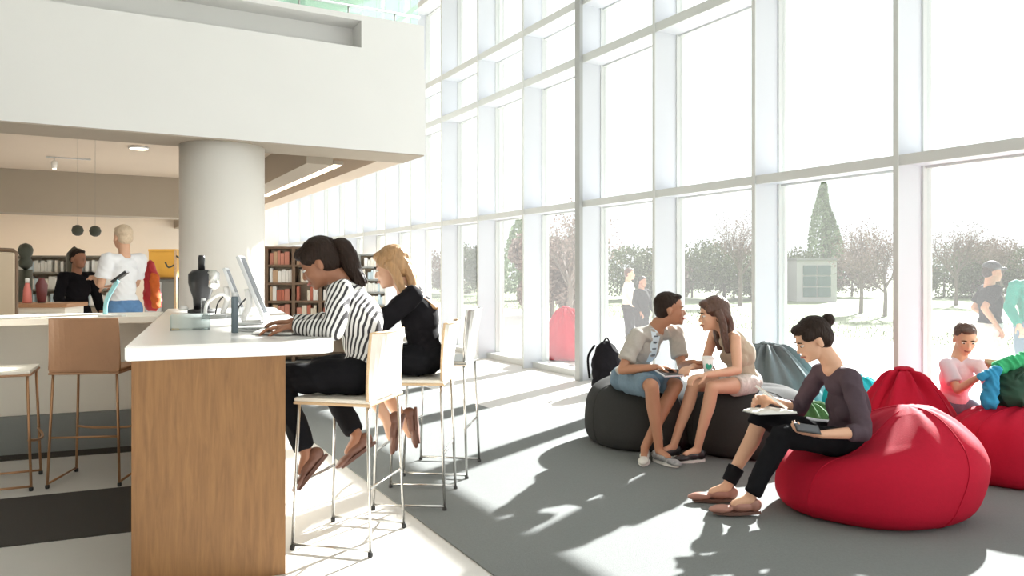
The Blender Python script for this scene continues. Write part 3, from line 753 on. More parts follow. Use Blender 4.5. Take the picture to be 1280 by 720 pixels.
p5 = person('person with a hair bun in plum top reading on the front red beanbag', dict(
    pel=P(2.05, 4.66, .40), chest=P(2.055, 4.63, .625), neck=P(1.94, 4.61, .875), head=P(1.82, 4.60, 1.015),
    shL=P(1.985, 4.46, .80), elL=P(2.02, 4.36, .505), wrL=P(1.745, 4.30, .505), shR=P(1.94, 4.78, .80), elR=P(1.83, 4.86, .545), wrR=P(1.615, 4.72, .63),
    hipL=P(2.02, 4.55, .40), knL=P(1.57, 4.43, .47), anL=P(1.385, 4.42, .115), hipR=P(2.02, 4.74, .40), knR=P(1.55, 4.75, .50), anR=P(1.325, 4.68, .11)),
    (-1, -.05, 0), M['skin'], hair_bun(M['hairb']), M['plum'], 'three', 'three', M['trouser'], ('long', 'knee'),
    dict(dirL=(-1, -.02, 0), dirR=(-1, .0, 0), m=M['pinkshoe'], sole=M['soleb'], len=.28, name='loafer'),
    hs=1.08, wf=.88, bust=.8, face_fwd=(-.90, .0, -.42), hands=(.55, .8), hdirs=((-1, .05, .12), (-1, 0, .05)), palms=((0, .5, 1), (.2, -.6, -.3)), topname='top', fold=.009, limb=.93)
b = Blob(); o_ = p5.location; a1 = P(1.55, 4.75, .50).lerp(P(1.325, 4.68, .11), .72)-o_; a2 = P(1.55, 4.75, .50).lerp(P(1.325, 4.68, .11), .95)-o_
b.cut(a1, a2, .052, .046); b.build('trouser_cuff', M['trouser'], p5, .006, 2)  # bare shin above the cuff stands for the sunlit front of the trouser leg

def standing(label, x, y, h, fwd, skin, hairfn, topm, botm, sleeve='short', arms=None, z0=0, topname='shirt', detail=False, leg='long', group=None):
    k = h/1.72; f = Vector(fwd).normalized(); l = V(0, 0, 1).cross(f); b0 = V(x, y, z0)
    def q(a, b_, c): return b0+f*a*k+l*b_*k+V(0, 0, c*k)
    A = dict(L=((.02, .24, 1.14), (.16, .20, .96)), R=((.02, -.24, 1.14), (.16, -.20, .96)))
    if arms: A.update(arms)
    J = dict(pel=q(0, 0, .95), chest=q(0, 0, 1.24), neck=q(-.01, 0, 1.44), head=q(.025, 0, 1.60),
             shL=q(0, .17, 1.385), shR=q(0, -.17, 1.385), elL=q(*A['L'][0]), wrL=q(*A['L'][1]), elR=q(*A['R'][0]), wrR=q(*A['R'][1]),
             hipL=q(0, .085, .90), hipR=q(0, -.085, .90), knL=q(.03, .10, .50), knR=q(.02, -.10, .50), anL=q(0, .10, .10), anR=q(0, -.11, .10))
    return person(label, J, f, skin, hairfn, topm, 'x', sleeve, botm, leg, dict(dirL=f, dirR=f, m=M['blacks'], sole=M['solew'], len=.25, name='shoe'),
                  hs=k, vox=.009, detail=detail, loc=b0, topname=topname, fold=.010, limb=k)
wm = standing('person in white T-shirt and blue jeans standing behind the table, back turned', -4.34, 8.5, 1.95, (-.85, .5, 0), M['skin'], hair_short(mat('hair_sandy', (.62, .48, .34), .5, .2, 40)), M['whitec'], M['denimb'],
         arms=dict(L=((.06, .20, 1.14), (.28, .12, 1.20)), R=((.10, -.19, 1.14), (.28, -.06, 1.12))))
standing('person in dark clothes near the grey shelves at the far left', -5.15, 9.0, 1.70, (.8, -.4, 0), M['skinb'], hair_short(M['hairb']), M['black'], M['trouser'], 'long')
standing('person in black T-shirt and cap outside the right hand window', 5.16, 8.2, 1.53, (.95, -.2, 0), M['skint'], hair_cap_hat(M['hairb']), M['black'], M['floral'], arms=dict(L=((-.10, .22, 1.16), (.12, .15, 1.0)), R=((-.16, -.25, 1.18), (.0, -.22, .96))))
standing('person in teal green top outside, cut by the right edge', 5.34, 7.8, 1.60, (-.2, -1, 0), M['skin'], hair_short(M['hairb']), mat('teal_green_jersey', (.0, .22, .16), .8, .1, 10), M['denim'], 'long')
standing('person in cream jacket outside, upper left of the seated man', 2.07, 13.5, 1.50, (.8, -.3, 0), M['skin'], hair_short(M['hairr']), mat('cream_jacket', (.68, .62, .54), .8, .05, 10), M['black'], 'long')
standing('shorter person in black outside, beside the cream jacket', 2.20, 12.9, 1.36, (.6, -.8, 0), M['skinb'], hair_short(M['hairb']), M['black'], M['black'], 'long')
person('person, small and fair, in pale pink top sitting by the window behind the red beanbags', dict(
    pel=P(3.36, 5.80, .42), chest=P(3.37, 5.76, .62), neck=P(3.37, 5.73, .78), head=P(3.40, 5.70, .925),
    shL=P(3.48, 5.66, .73), elL=P(3.50, 5.52, .58), wrL=P(3.42, 5.42, .74), shR=P(3.26, 5.70, .73), elR=P(3.26, 5.56, .56), wrR=P(3.38, 5.44, .70),
    hipL=P(3.44, 5.74, .40), knL=P(3.50, 5.66, .36), anL=P(3.52, 5.84, .08), hipR=P(3.30, 5.76, .40), knR=P(3.22, 5.78, .34), anR=P(3.22, 5.98, .08)),
    (0, -1, 0), M['skin'], hair_short(M['hairr']), M['pinkc'], 'x', 'short', M['denim'], 'long',
    dict(dirL=(0, 1, 0), dirR=(0, 1, 0), m=M['blacks'], sole=M['solew'], len=.2), hs=.95, wf=.75, face_fwd=(-.25, -.9, -.35), hands=(1, 1), topname='t_shirt', limb=.78)

# ---- items the people hold
def slab(name, label, cat, c, s, rot, m, bev=.003, kids=()):
    t = thing(name, label, cat, c); t.rotation_euler = rot
    bm = bmesh.new(); bm_box(bm, (0, 0, 0), s, bev); bm_obj('casing', bm, m, t)
    for nm, cc_, ss, mm in kids: box(nm, cc_, ss, mm, t)
    return t
slab('smartphone', 'black phone in the hand of the woman with the bun', 'phone', (1.66, 4.27, .545), (.14, .07, .009), (R(30), R(8), 0), M['blacks'], kids=(('display', (0, 0, .005), (.125, .06, .001), M['screen']),))
def open_book(name, label, c, rz, tilt=0, w_=.15, h_=.21, m=None):
    t = thing(name, label, 'book', c, rz); t.rotation_euler = (tilt, 0, rz)
    for sx in (-1, 1):
        bm = bmesh.new(); n = 8; T = []; B = []
        for i in range(n+1):
            x = w_*i/n; z = .012+.014*math.sin(math.pi*min(1, i/n*1.15))*(1-i/n*.5)
            T.append([bm.verts.new((sx*x, y, z)) for y in (-h_/2, h_/2)]); B.append([bm.verts.new((sx*x, y, .002)) for y in (-h_/2, h_/2)])
        for i in range(n):
            bm.faces.new((T[i][0], T[i+1][0], T[i+1][1], T[i][1])); bm.faces.new((B[i][0], B[i][1], B[i+1][1], B[i+1][0]))
            for q in (0, 1): bm.faces.new((T[i][q], B[i][q], B[i+1][q], T[i+1][q]))
        bm.faces.new((T[n][0], B[n][0], B[n][1], T[n][1])); bm.faces.new((T[0][0], T[0][1], B[0][1], B[0][0]))
        bm_obj('pages', bm, m or M['paper'], t, False)
    box('book_cover', (0, 0, .0), (w_*2+.01, h_+.01, .003), M['greyc'], t)
    return t
slab('paperback', 'thin pale paperback in raised hand of woman with the bun', 'book', (1.575, 4.62, .665), (.19, .12, .014), (R(8), R(36), R(8)), M['paper'], kids=(('book_cover', (0, 0, .008), (.192, .122, .002), mat('peach_cover', (.78, .58, .46), .5)),))
open_book('magazine', 'open white magazine on the knee of woman with the bun', (1.56, 4.60, .575), R(10), R(-4), .12, .20)
cp = thing('paper_cup', 'white cup with round green emblem held between the couple', 'cup', (1.47, 5.70, .66))
lathe('cup_body', [(.028, 0), (.030, .002), (.042, .115), (.040, .118)], (0, 0, 0), mat('white_cup', (.85, .85, .83), .4), cp)
lathe('lid', [(.044, .116), (.044, .122), (.038, .132), (.036, .134)], (0, 0, 0), M['solew'], cp)
bm = bmesh.new(); bmesh.ops.create_circle(bm, cap_ends=True, segments=24, radius=.024, matrix=Matrix.Translation((-.004, -.0385, .064)) @ Matrix.Rotation(R(84), 4, 'X')); bm_obj('emblem', bm, mat('emblem_green', (.02, .30, .20), .5), cp)
slab('tablet', 'small silver tablet on the lap of the man', 'tablet', (1.20, 5.72, .665), (.20, .14, .010), (R(12), 0, R(20)), M['silver'], kids=(('display', (0, 0, .006), (.185, .125, .001), M['screen']),))
# backpack leaning at the sill
t = thing('backpack', 'black backpack with white and pink marks leaning by the mullion', 'backpack', (1.13, 9.1, 0), R(25))
b = Blob(); b.ell((0, 0, .30), (.19, .13, .30)); b.ell((0, -.06, .19), (.16, .11, .17)); b.ell((.0, 0, .10), (.19, .14, .11)); b.build('body', M['black'], t, .01, 3, fold=.012)
tube('strap', smoothpath([(-.10, .10, .55), (-.17, .14, .40), (-.16, .12, .15)], 5), .014, M['black'], t); tube('handle', smoothpath([(-.05, 0, .58), (0, -.01, .64), (.05, 0, .58)], 5), .010, M['black'], t)
bm = bmesh.new()
for i in range(3): bm_box(bm, (-.04+.045*i, -.175, .24+.008*i), (.030, .012, .03), .004)
bm_obj('white_mark', bm, M['paper'], t)
bm = bmesh.new()
for i in range(4): bm_box(bm, (.06, -.170, .08+.045*i), (.028, .016, .030), .004)
bm_obj('pink_mark', bm, mat('pink_mark_paint', (.65, .16, .2), .6), t)
# shirt print of the man: a patch laid onto the shirt surface
def patch(parent, target, c, nrm, w_, h_, m, name, off=.002, n=8):
    nrm = Vector(nrm).normalized(); rt_ = V(0, 0, 1).cross(nrm).normalized(); up_ = nrm.cross(rt_)
    dg = bpy.context.evaluated_depsgraph_get(); dg.update(); bm = bmesh.new(); G = []
    for i in range(n+1):
        row = []
        for j in range(n+1):
            p = c+rt_*w_*(i/n-.5)+up_*h_*(j/n-.5)
            ok, hit, nn, _ = target.ray_cast(p+nrm*.4, -nrm)
            row.append(bm.verts.new((hit if ok else p)+nrm*off))
        G.append(row)
    for i in range(n):
        for j in range(n): bm.faces.new((G[i][j], G[i+1][j], G[i+1][j+1], G[i][j+1]))
    return bm_obj(name, bm, m, parent, True)
sh_ = [o for o in KIDS(mn) if o.name.startswith('t_shirt')][0]
bpy.context.view_layer.update()
cl_ = P(1.09, 6.13, .84)-mn.location
patch(sh_, sh_, cl_, (.5, -.86, .05), .085, .27, M['palet'], 'shirt_print')
for k_ in range(4):
    patch(sh_, sh_, cl_+V(0, 0, .07-.05*k_), (.5, -.86, .05), .045, .012, M['steelblue'], 'print_bar', .005, 3)
# blue and bright green bundle at the right edge
t = thing('jacket', 'blue jacket heaped beside the dark green bag on the red beanbag', 'jacket', (3.24, 5.16, .545), 0)
b = Blob(); b.cap((0, 0, .0), (.02, 0, .16), .05, .035); b.cap((-.05, 0, .17), (.05, 0, .21), .022, .028); b.build('cloth', M['blue'], t, .007, 2, fold=.014, fscale=18)
t = thing('scarf', 'bright green scarf on top of the dark green bag', 'scarf', (3.47, 5.20, .79), 0)
b = Blob(); b.cap((-.14, 0, -.02), (.0, 0, .03), .04, .045); b.cap((.0, 0, .04), (.13, .02, .07), .035, .03); b.cap((-.14, 0, -.02), (-.20, .0, -.10), .03, .012); b.build('cloth', M['bgreen'], t, .007, 2, fold=.015, fscale=18)
beanbag('turquoise beanbag between the plum top and the tall red beanbag', (2.86, 6.36, 0), .25, .24, .57, (0, 0), M['teal'], seed=31, prof=DK, wr=.008)

# ---- things on the counter
def ctp(px, py, z=CT):
    Y = (EYE-z)*F/(py-HZ); return V((px-640)/F*Y, Y, z)
def monitor(label, loc, rz, h=.40, w_=.48, lean=22, th=.022):
    t = thing('monitor', label, 'monitor', loc, rz)
    rot = Matrix.Rotation(R(-lean), 3, 'Y')
    c = rot @ V(0, 0, h/2)+V(0, 0, .015)
    sc = box('screen_casing', c, (th, w_, h), M['silver'], t, .005, rot=rot)
    box('display', c+rot @ V(th/2+.0008, 0, .02), (.001, w_-.03, h-.07), M['screen'], t, 0, rot=rot)
    bm = bmesh.new(); bm_tube(bm, smoothpath([(-.12, 0, .22), (-.11, 0, .12), (-.14, 0, .02), (-.04, 0, .008)], 5), [.02]*16, 10); bm_obj('stand', bm, M['top'], t, True)
    box('stand_base', (-.10, 0, .006), (.18, .18, .010), M['silver'], t, .004)
    tube('cable', smoothpath([(-.12, 0, .17), (-.18, .02, .10), (-.2, .03, .02)], 5), .005, M['blacks'], t)
    return t
m1 = ctp(334, 405); monitor('large silver monitor leaning back on the counter nearest the striped blouse', m1, R(6), .44, .14)
m2 = ctp(304, 396); monitor('smaller silver monitor behind the large one on the counter', m2, R(8), .36, .12, 20)
def bottle(label, loc, r, h, m):
    t = thing('bottle', label, 'bottle', loc)
    lathe('bottle_body', [(r*.9, 0), (r, .006), (r, h*.86), (r*.92, h*.9)], (0, 0, 0), m, t); lathe('cap', [(r*.82, h*.9), (r*.86, h*.91), (r*.86, h*.99), (r*.8, h)], (0, 0, 0), M['silver'], t)
bottle('slim steel blue bottle in front of the monitors', ctp(293.5, 416), .018, .215, M['steelblue'])
bottle('clear slim bottle behind the steel blue one', ctp(254.5, 401), .017, .15, M['cglass'])
t = thing('desk_phone', 'white desk phone with curved handset at mid counter', 'phone', ctp(268, 398), R(20))
tube('handset', smoothpath([(-.06, 0, .02), (-.05, 0, .10), (0, 0, .15), (.05, 0, .17), (.10, 0, .13)], 5), [.016]*2+[.012]*16+[.017]*3, M['top'], t)
box('phone_base', (.0, 0, .012), (.16, .12, .022), M['greyc'], t, .005); box('keypad', (.03, 0, .025), (.08, .09, .006), M['silver'], t, .001)
t = thing('acrylic_tray', 'clear acrylic tray on the counter left of the bottles', 'tray', ctp(238, 412), CRZ)
for nm, c, s in (('base', (0, 0, .003), (.20, .14, .005)), ('wall', (-.1, 0, .045), (.004, .14, .085)), ('wall', (.1, 0, .045), (.004, .14, .085)), ('wall', (0, .07, .045), (.2, .004, .085)), ('wall', (0, -.07, .045), (.2, .004, .085))):
    box(nm, c, s, M['cglass'], t)
t = thing('keyboard', 'grey keyboard on the counter in front of the large monitor', 'keyboard', ctp(326, 414), R(65))
box('keyboard_case', (0, 0, .007), (.13, .30, .012), M['silver'], t, .003)
bm = bmesh.new()
for i in range(5):
    for j in range(14): bm_box(bm, (-.045+.022*i, -.135+.0207*j, .015), (.018, .017, .005), .001)
bm_obj('keys', bm, M['greyc'], t)
open_book('open_book', 'open book under the forearm of the striped blouse', V(-1.20, 4.03, CT+.004), R(80), 0, .15, .21)
t = thing('notebook', 'closed grey notebook beside the open book on the counter', 'book', (-1.04, 4.02, CT+.009), R(60)); box('pages', (0, 0, 0), (.15, .21, .012), M['paper'], t, .001); box('book_cover', (0, 0, .0075), (.154, .214, .003), M['greyc'], t, .001)
t = thing('coffee_grinder', 'black and chrome machine at the back of the counter before the column', 'machine', ctp(252, 391), R(10))
lathe('machine_base', [(.10, 0), (.105, .01), (.10, .025), (.075, .03)], (0, 0, 0), M['rubber'], t)
lathe('machine_body', [(.06, .03), (.065, .12), (.085, .18), (.10, .24), (.10, .31), (.07, .34), (.04, .345)], (0, 0, 0), M['blacks'], t)
lathe('neck', [(.025, .345), (.026, .44), (.022, .46)], (0, 0, 0), M['blacks'], t); lathe('chrome_drum', [(.03, 0), (.055, .02), (.055, .13), (.03, .15)], (.085, -.02, .19), M['chrome'], t)
lathe('knob', [(.03, 0), (.034, .02), (.02, .04)], (-.13, -.02, .02), M['solew'], t)
# cyan stand on the side table
q = ctp(127, 397, 1.09)
t = thing('card_reader', 'small card reader on a pale cyan curved stand', 'card reader', (q.x, q.y+.15, 1.09), R(10))
box('stand_base', (0, 0, .008), (.17, .12, .016), M['solew'], t, .005)
tube('stand_arm', smoothpath([(-.05, 0, .016), (-.04, 0, .12), (.01, 0, .22), (.04, 0, .27)], 5), .016, M['cyan'], t)
box('reader', (.055, 0, .30), (.13, .08, .02), M['blacks'], t, .004, rot=Matrix.Rotation(R(-38), 3, 'Y'))

# ---- back of the room
def bookshelf(label, c, rz, w_, h, d, rows, bays, m, gname, cols, z0=.1, back=True):
    t = thing('bookshelf', label, 'bookshelf', c, rz)
    for i in range(bays+1): box('upright', (-w_/2+w_*i/bays, 0, h/2), (.05, d, h), m, t)
    for j in range(rows+1): box('shelf_board', (0, 0, z0+(h-z0-.02)*j/rows), (w_, d-.01, .035), m, t)
    if back: box('back_board', (0, d/2, h/2), (w_, .02, h), M['beigep'], t)
    Rz = Matrix.Rotation(rz, 3, 'Z'); rnd = random.Random(len(gname)); bw = w_/bays; rh = (h-z0)/rows
    protos = {}
    for i in range(bays):
        for j in range(rows):
            if z0+rh*(j+1) < .95: continue
            x = -w_/2+bw*i+.045
            while x < -w_/2+bw*(i+1)-.08:
                th = rnd.choice((.045, .06, .08)); hh = rh*rnd.uniform(.55, .80); ci = rnd.randrange(len(cols))
                if rnd.random() < .12: x += .06; continue
                p = Vector(c)+Rz @ V(x+th/2, -.04, z0+(h-z0-.02)*j/rows+.0175+hh/2)
                key = ci
                if key not in protos:
                    o = box('book', p, (1, 1, 1), cols[ci], None); protos[key] = o
                else:
                    o = protos[key].copy(); COL.objects.link(o); o.location = p
                    
                if o is protos[key]:
                    for vv in o.data.vertices: vv.co -= p
                    o.location = p
                o.scale = (th*.92, d*.55, hh); o.rotation_euler = (0, 0, rz)
                tag(o, gname[1], 'book', gname[0])
                x += th
    return t
bc = [mat('book_'+n_, c_, .6, .1, 10) for n_, c_ in (('cream', (.66, .58, .46)), ('rust', (.42, .12, .07)), ('tan', (.50, .33, .2)), ('white', (.74, .72, .68)), ('brick', (.5, .2, .14)))]
bc2 = [mat('folder_'+n_, c_, .6, .1, 10) for n_, c_ in (('white', (.80, .80, .78)), ('blue', (.45, .55, .60)), ('cream', (.72, .68, .60)), ('offwhite', (.66, .66, .62)))]
bookshelf('dark wood bookshelf seen between column and striped blouse', (-3.30, 12.3, 0), R(8), 1.25, 1.84, .32, 6, 3, M['shelf'], ('warm coloured books right of the column', 'book in cream, tan or rust on the dark shelf right of the column'), bc)
bookshelf('grey framed shelving along the far left', (-9.3, 15.0, 0), R(6), 3.4, 1.76, .35, 5, 3, M['shelfg'], ('white and blue files on the far left shelving', 'white, cream or pale blue file on the grey shelving at far left'), bc2)
bookshelf('small grey shelf between the two seated women', (-3.15, 17.5, 0), R(8), .7, 1.85, .3, 6, 1, M['greyc'], ('files between the two women', 'pale file on the small grey shelf between the two women'), bc2)
t = thing('cabinet', 'grey double cabinet with dark top below the yellow box', 'cabinet', at(210, 380, 12.0)*1 - V(0, 0, at(210, 380, 12.0).z), 0)
box('cabinet_body', (0, 0, .66), (.55, .4, 1.32), M['greyc'], t, .01); box('door', (-.135, -.205, .67), (.25, .015, 1.22), M['silver'], t, .004); box('door', (.135, -.205, .67), (.25, .015, 1.22), M['greyc'], t, .004); box('handle', (.03, -.22, .75), (.015, .02, .16), M['chrome'], t); box('cabinet_top', (0, 0, 1.335), (.6, .44, .03), M['shelf'], t, .004)
q = at(208, 341, 12.0)
t = thing('storage_box', 'orange yellow box on the grey cabinet', 'box', (q.x, 12.0, 1.35)); box('box_body', (0, 0, .2), (.42, .3, .40), M['yellow'], t, .008); box('lid', (0, 0, .42), (.43, .31, .04), M['yellow'], t, .006)
q = at(232, 341, 11.3)
t = thing('coat_stand', 'pale wooden stand with dark hooks left of the column', 'coat stand', (q.x-.15, 11.3, 0)); tube('pole', [(0, 0, 0), (0, 0, 1.75)], .022, M['oakl'], t); tube('hook', smoothpath([(0, 0, 1.68), (.08, -.03, 1.64), (.12, -.05, 1.72)], 4), .012, M['darkg'], t); tube('hook', smoothpath([(0, 0, 1.55), (-.09, -.03, 1.5), (-.13, -.05, 1.58)], 4), .012, M['darkg'], t); lathe('stand_base', [(.2, 0), (.2, .02), (.03, .05)], (0, 0, 0), M['darkg'], t)
q = at(188, 341, 9.6)
t = thing('coat', 'red and orange coat hanging behind the white T-shirt', 'coat', (q.x, 9.6, .92)); b = Blob(); b.cap((0, 0, .60), (.02, 0, .42), .05, .08); b.cap((.0, 0, .5), (.03, 0, .12), .07, .10); b.build('cloth', M['redp'], t, .012, 2, fold=.02); b = Blob(); b.cap((.07, -.05, .45), (.09, -.06, .10), .045, .05); b.build('lining', M['orange'], t, .01, 2, fold=.02)
for px, Yd, wd, z1, lab in ((32, 9.5, .15, 1.46, 'tall dark olive column with round finial near the left edge'), (93, 9.5, .17, 1.66, 'tall dark olive column with pointed top by the shelving')):
    q = at(px, 341, Yd); t = thing('display_column', lab, 'display column', (q.x, Yd, 0))
    lathe('shaft', [(wd/2*1.05, 0), (wd/2*1.05, z1*.7), (wd/2, z1*.72), (wd/2, z1)], (0, 0, 0), M['darkg'], t, 20)
    if px < 60:
        lathe('finial', [(.02, z1), (.07, z1+.04), (.08, z1+.10), (.05, z1+.15), (.075, z1+.19), (.085, z1+.25), (.06, z1+.31), (.01, z1+.33)], (0, 0, 0), M['darkg'], t, 20)
    else: lathe('finial', [(wd/2, z1), (.03, z1+.07), (.005, z1+.09)], (0, 0, 0), M['darkg'], t, 20)
for px, py, Yd in ((97, 288, 9.8), (119, 289, 9.9)):
    q = at(px, py, Yd); t = thing('pendant_lamp', 'dark round pendant lamp, %s of the two under the bulkhead' % ('left' if px < 100 else 'right'), 'pendant lamp', q, 0, 'round pendants')
    lathe('lamp_shade', [(.02, .07), (.055, .05), (.072, .0), (.055, -.05), (.02, -.07)], (0, 0, 0), M['darkg'], t, 20); tube('cord', [(0, 0, .06), (0, 0, 3.28-q.z)], .0018, M['greyc'], t, 6)
# red bottle, side cabinet, cream high panel at far left
t = thing('cabinet', 'low cream cabinet with brown top at the left, behind the table', 'cabinet', (-4.9, 7.6, 0), R(6)); box('cabinet_body', (0, 0, .54), (1.0, .4, 1.08), M['cream'], t, .006); box('cabinet_top', (0, 0, 1.10), (1.06, .46, .04), M['tanl'], t, .006); box('door', (.25, -.205, .55), (.44, .012, .95), M['top'], t, .003); box('door', (-.25, -.205, .55), (.44, .012, .95), M['top'], t, .003)
q = at(30, 341, 7.5)
t = thing('sauce_bottle', 'pink red bottle with pale cap on the brown topped cabinet', 'bottle', (q.x, 7.55, 1.12)); lathe('bottle_body', [(.038, 0), (.042, .01), (.036, .12), (.025, .17), (.018, .20)], (0, 0, 0), mat('coral_plastic', (.75, .22, .18), .4), t); lathe('cap', [(.018, .20), (.02, .24), (.01, .25)], (0, 0, 0), M['solew'], t)
t = thing('vase', 'dark red round vase beside the coral bottle', 'vase', (q.x+.10, 7.62, 1.12)); lathe('vase_body', [(.03, 0), (.04, .02), (.05, .12), (.055, .18), (.03, .23), (.025, .25), (.02, .25)], (0, 0, 0), mat('dark_red_glaze', (.14, .03, .03), .3), t); lathe('foot_ring', [(.034, 0), (.034, .006)], (0, 0, 0), M['blacks'], t)
t = thing('screen', 'cream rounded privacy screen at the left edge above the table', 'screen', (-4.66, 6.62, 0), R(10))
bm = bmesh.new(); bm_box(bm, (0, 0, .80), (.62, .05, 1.60), .02); bm_obj('panel', bm, M['beigep'], t); tube('frame', smoothpath([(.31, 0, 0.02), (.31, 0, 1.0), (.31, 0, 1.54), (.29, 0, 1.60), (.23, 0, 1.62), (-.3, 0, 1.62)], 5), .018, M['shelf'], t)

# ---- lights under the mezzanine, track and beam light
def spot_fix(label, p, rz=0):
    t = thing('track_light', label, 'spotlight', p, rz, 'small ceiling spotlights')
    box('track', (0, 0, -.012), (.62, .035, .022), M['silver'], t); tube('arm', [(.2, 0, -.02), (.2, 0, -.09)], .008, M['silver'], t)
    lathe('lamp_head', [(.03, -.06), (.04, -.02), (.045, .05), (.03, .06)], (.2, 0, -.13), M['top'], t, 16); lathe('diffuser', [(.028, -.005), (.028, 0)], (.2, 0, -.192), M['lampw'], t, 16)
for (px, py, lab) in ((86, 197, 'white track spotlight on the ceiling, left of the column, nearer one'), (152, 226, 'white track spotlight on the ceiling by the bulkhead, farther one')):
    Yq = (3.28-EYE)*F/(HZ-py); spot_fix(lab, V((px-640)/F*Yq, Yq, 3.28), RZ+R(90))
t = thing('linear_light', 'long glowing strip light under the inner ceiling beam', 'ceiling light', C0+U*.82+D*3.6+V(0, 0, 2.93), RZ)
box('light_housing', (0, 0, .02), (5.0, .14, .05), M['soffit'], t); box('diffuser', (0, 0, -.01), (4.9, .11, .012), M['lampw'], t)
for i, (u, v) in enumerate(((3.2, 3.2), (6.2, 3.2), (3.5, 10), (7.0, 10), (5, 14))):  # fill lamps added to brighten the space under the mezzanine
    c = C0+U*u+D*v+V(0, 0, 3.25)
    t = thing('fill_lamp', 'added round fill lamp under the mezzanine', 'ceiling light', c, 0, 'added fill lamps under the mezzanine')
    lathe('trim_ring', [(.14, 0), (.14, .03)], (0, 0, 0), M['silver'], t); lathe('diffuser', [(.12, -.004), (.12, 0)], (0, 0, 0), M['lampw'], t)
    la = bpy.data.lights.new('lamp', 'AREA'); la.shape = 'DISK'; la.size = .3; la.energy = 22 if v < 5 else 120; la.color = (1, .82, .62); lo = bpy.data.objects.new('fill_glow', la); COL.objects.link(lo); lo.parent = t; lo.location = (0, 0, -.02)

# ---- mezzanine balustrade
rp = C0+D*.1
t = thing('balustrade', 'green glass balustrade with low rail on top of the white fascia', 'balustrade', rp+V(0, 0, 4.67), RZ)
def lb(u, v, z): return (v, -0+(-u) if False else u, z)
UL = Matrix.Rotation(-RZ, 3, 'Z') @ U; DLc = V(1, 0, 0)
def lp(u, v, z): return UL*u+DLc*v+V(0, 0, z)
bm = bmesh.new(); bm_box(bm, lp(6.2, .12, .62), (.012, 12.4, 1.1)); bm_obj('glass_panel', bm, M['gglass'], t)
tube('rail', [lp(0, .05, .15), lp(12.4, .05, .15)], .018, M['silver'], t); tube('handrail', [lp(0, .12, 1.2), lp(12.4, .12, 1.2)], .025, M['silver'], t)
for i in range(12):
    tube('post', [lp(.35+.62*i, .05, 0), lp(.35+.62*i, .05, .15)], .012, M['chromed'], t)

# ================================================================ OUTSIDE
rt = random.Random(3)
def leaves(bm, pts, size, rnd):
    for p in pts:
        n = Vector((rnd.gauss(0, 1), rnd.gauss(0, 1), rnd.gauss(0, 1))).normalized(); a = n.orthogonal().normalized()*size*rnd.uniform(.6, 1.3); b_ = n.cross(a).normalized()*size*rnd.uniform(.5, 1)
        vs = [bm.verts.new(p+a), bm.verts.new(p+b_), bm.verts.new(p-a), bm.verts.new(p-b_)]; bm.faces.new(vs)
def branch(bm, p, d, ln, r, depth, rnd, tips, droop=.0):
    n = 3; pts = [p]; q = p.copy(); dd = d.copy()
    for i in range(n):
        dd = (dd+Vector((rnd.uniform(-1, 1), rnd.uniform(-1, 1), rnd.uniform(-.4, .6)))*.16).normalized(); q = q+dd*ln/n; pts.append(q)
    bm_tube(bm, pts, [r, r*.85, r*.7, r*.5], 5 if depth > 1 else 3, False)
    if depth == 0: tips.append(q); return
    for i in range(rnd.choice((3, 4)) if depth > 1 else 4):
        t_ = rnd.uniform(.35, 1); s0 = pts[min(n, int(t_*n)+0)]
        nd = (dd+Vector((rnd.uniform(-1, 1), rnd.uniform(-1, 1), rnd.uniform(-.3, .8)))*.75).normalized()
        branch(bm, s0, nd, ln*rnd.uniform(.55, .8), r*.5, depth-1, rnd, tips)
def bare_tree(label, x, y, h, rnd, m, leafmat=None, group=None, lsize=.035, nl=2200):
    t = thing('tree', label, 'tree', (x, y, -.02), 0, group)
    bm = bmesh.new(); tips = []
    bm_tube(bm, [V(0, 0, 0), V(0.03, 0, h*.2), V(0, 0, h*.32)], [h*.022, h*.018, h*.016], 8)
    for i in range(6): branch(bm, V(0, 0, h*rnd.uniform(.22, .34)), V(rnd.uniform(-.8, .8), rnd.uniform(-.8, .8), 1).normalized(), h*.30, h*.010, 3, rnd, tips)
    bm_obj('branches', bm, m, t)
    bm = bmesh.new(); pts = [rnd.choice(tips)+V(rnd.gauss(0, h*.05), rnd.gauss(0, h*.05), rnd.gauss(0, h*.05)) for _ in range(nl)]; leaves(bm, pts, lsize, rnd); bm_obj('twigs', bm, leafmat or M['leafm'], t)
def bush_tree(label, x, y, h, wd, rnd, m, group=None, n=6500, ls=.075):
    t = thing('tree', label, 'tree', (x, y, -.02), 0, group)
    bm = bmesh.new(); bm_tube(bm, [V(0, 0, 0), V(.02, 0, h*.5)], [h*.03, h*.015], 7); bm_obj('trunk', bm, M['bark'], t)
    cl = [(V(rnd.uniform(-.6, .6)*wd, rnd.uniform(-.5, .5)*wd, h*rnd.uniform(.25, .75)), rnd.uniform(.25, .5)*wd) for _ in range(9)]
    bm = bmesh.new(); pts = []
    for _ in range(n):
        c, r_ = rnd.choice(cl); d_ = Vector((rnd.gauss(0, 1), rnd.gauss(0, 1), rnd.gauss(0, 1))).normalized()
        p = c+d_*r_*rnd.uniform(.7, 1.05); p.z = max(.05, p.z); pts.append(p)
    leaves(bm, pts, ls, rnd); bm_obj('foliage', bm, m, t)
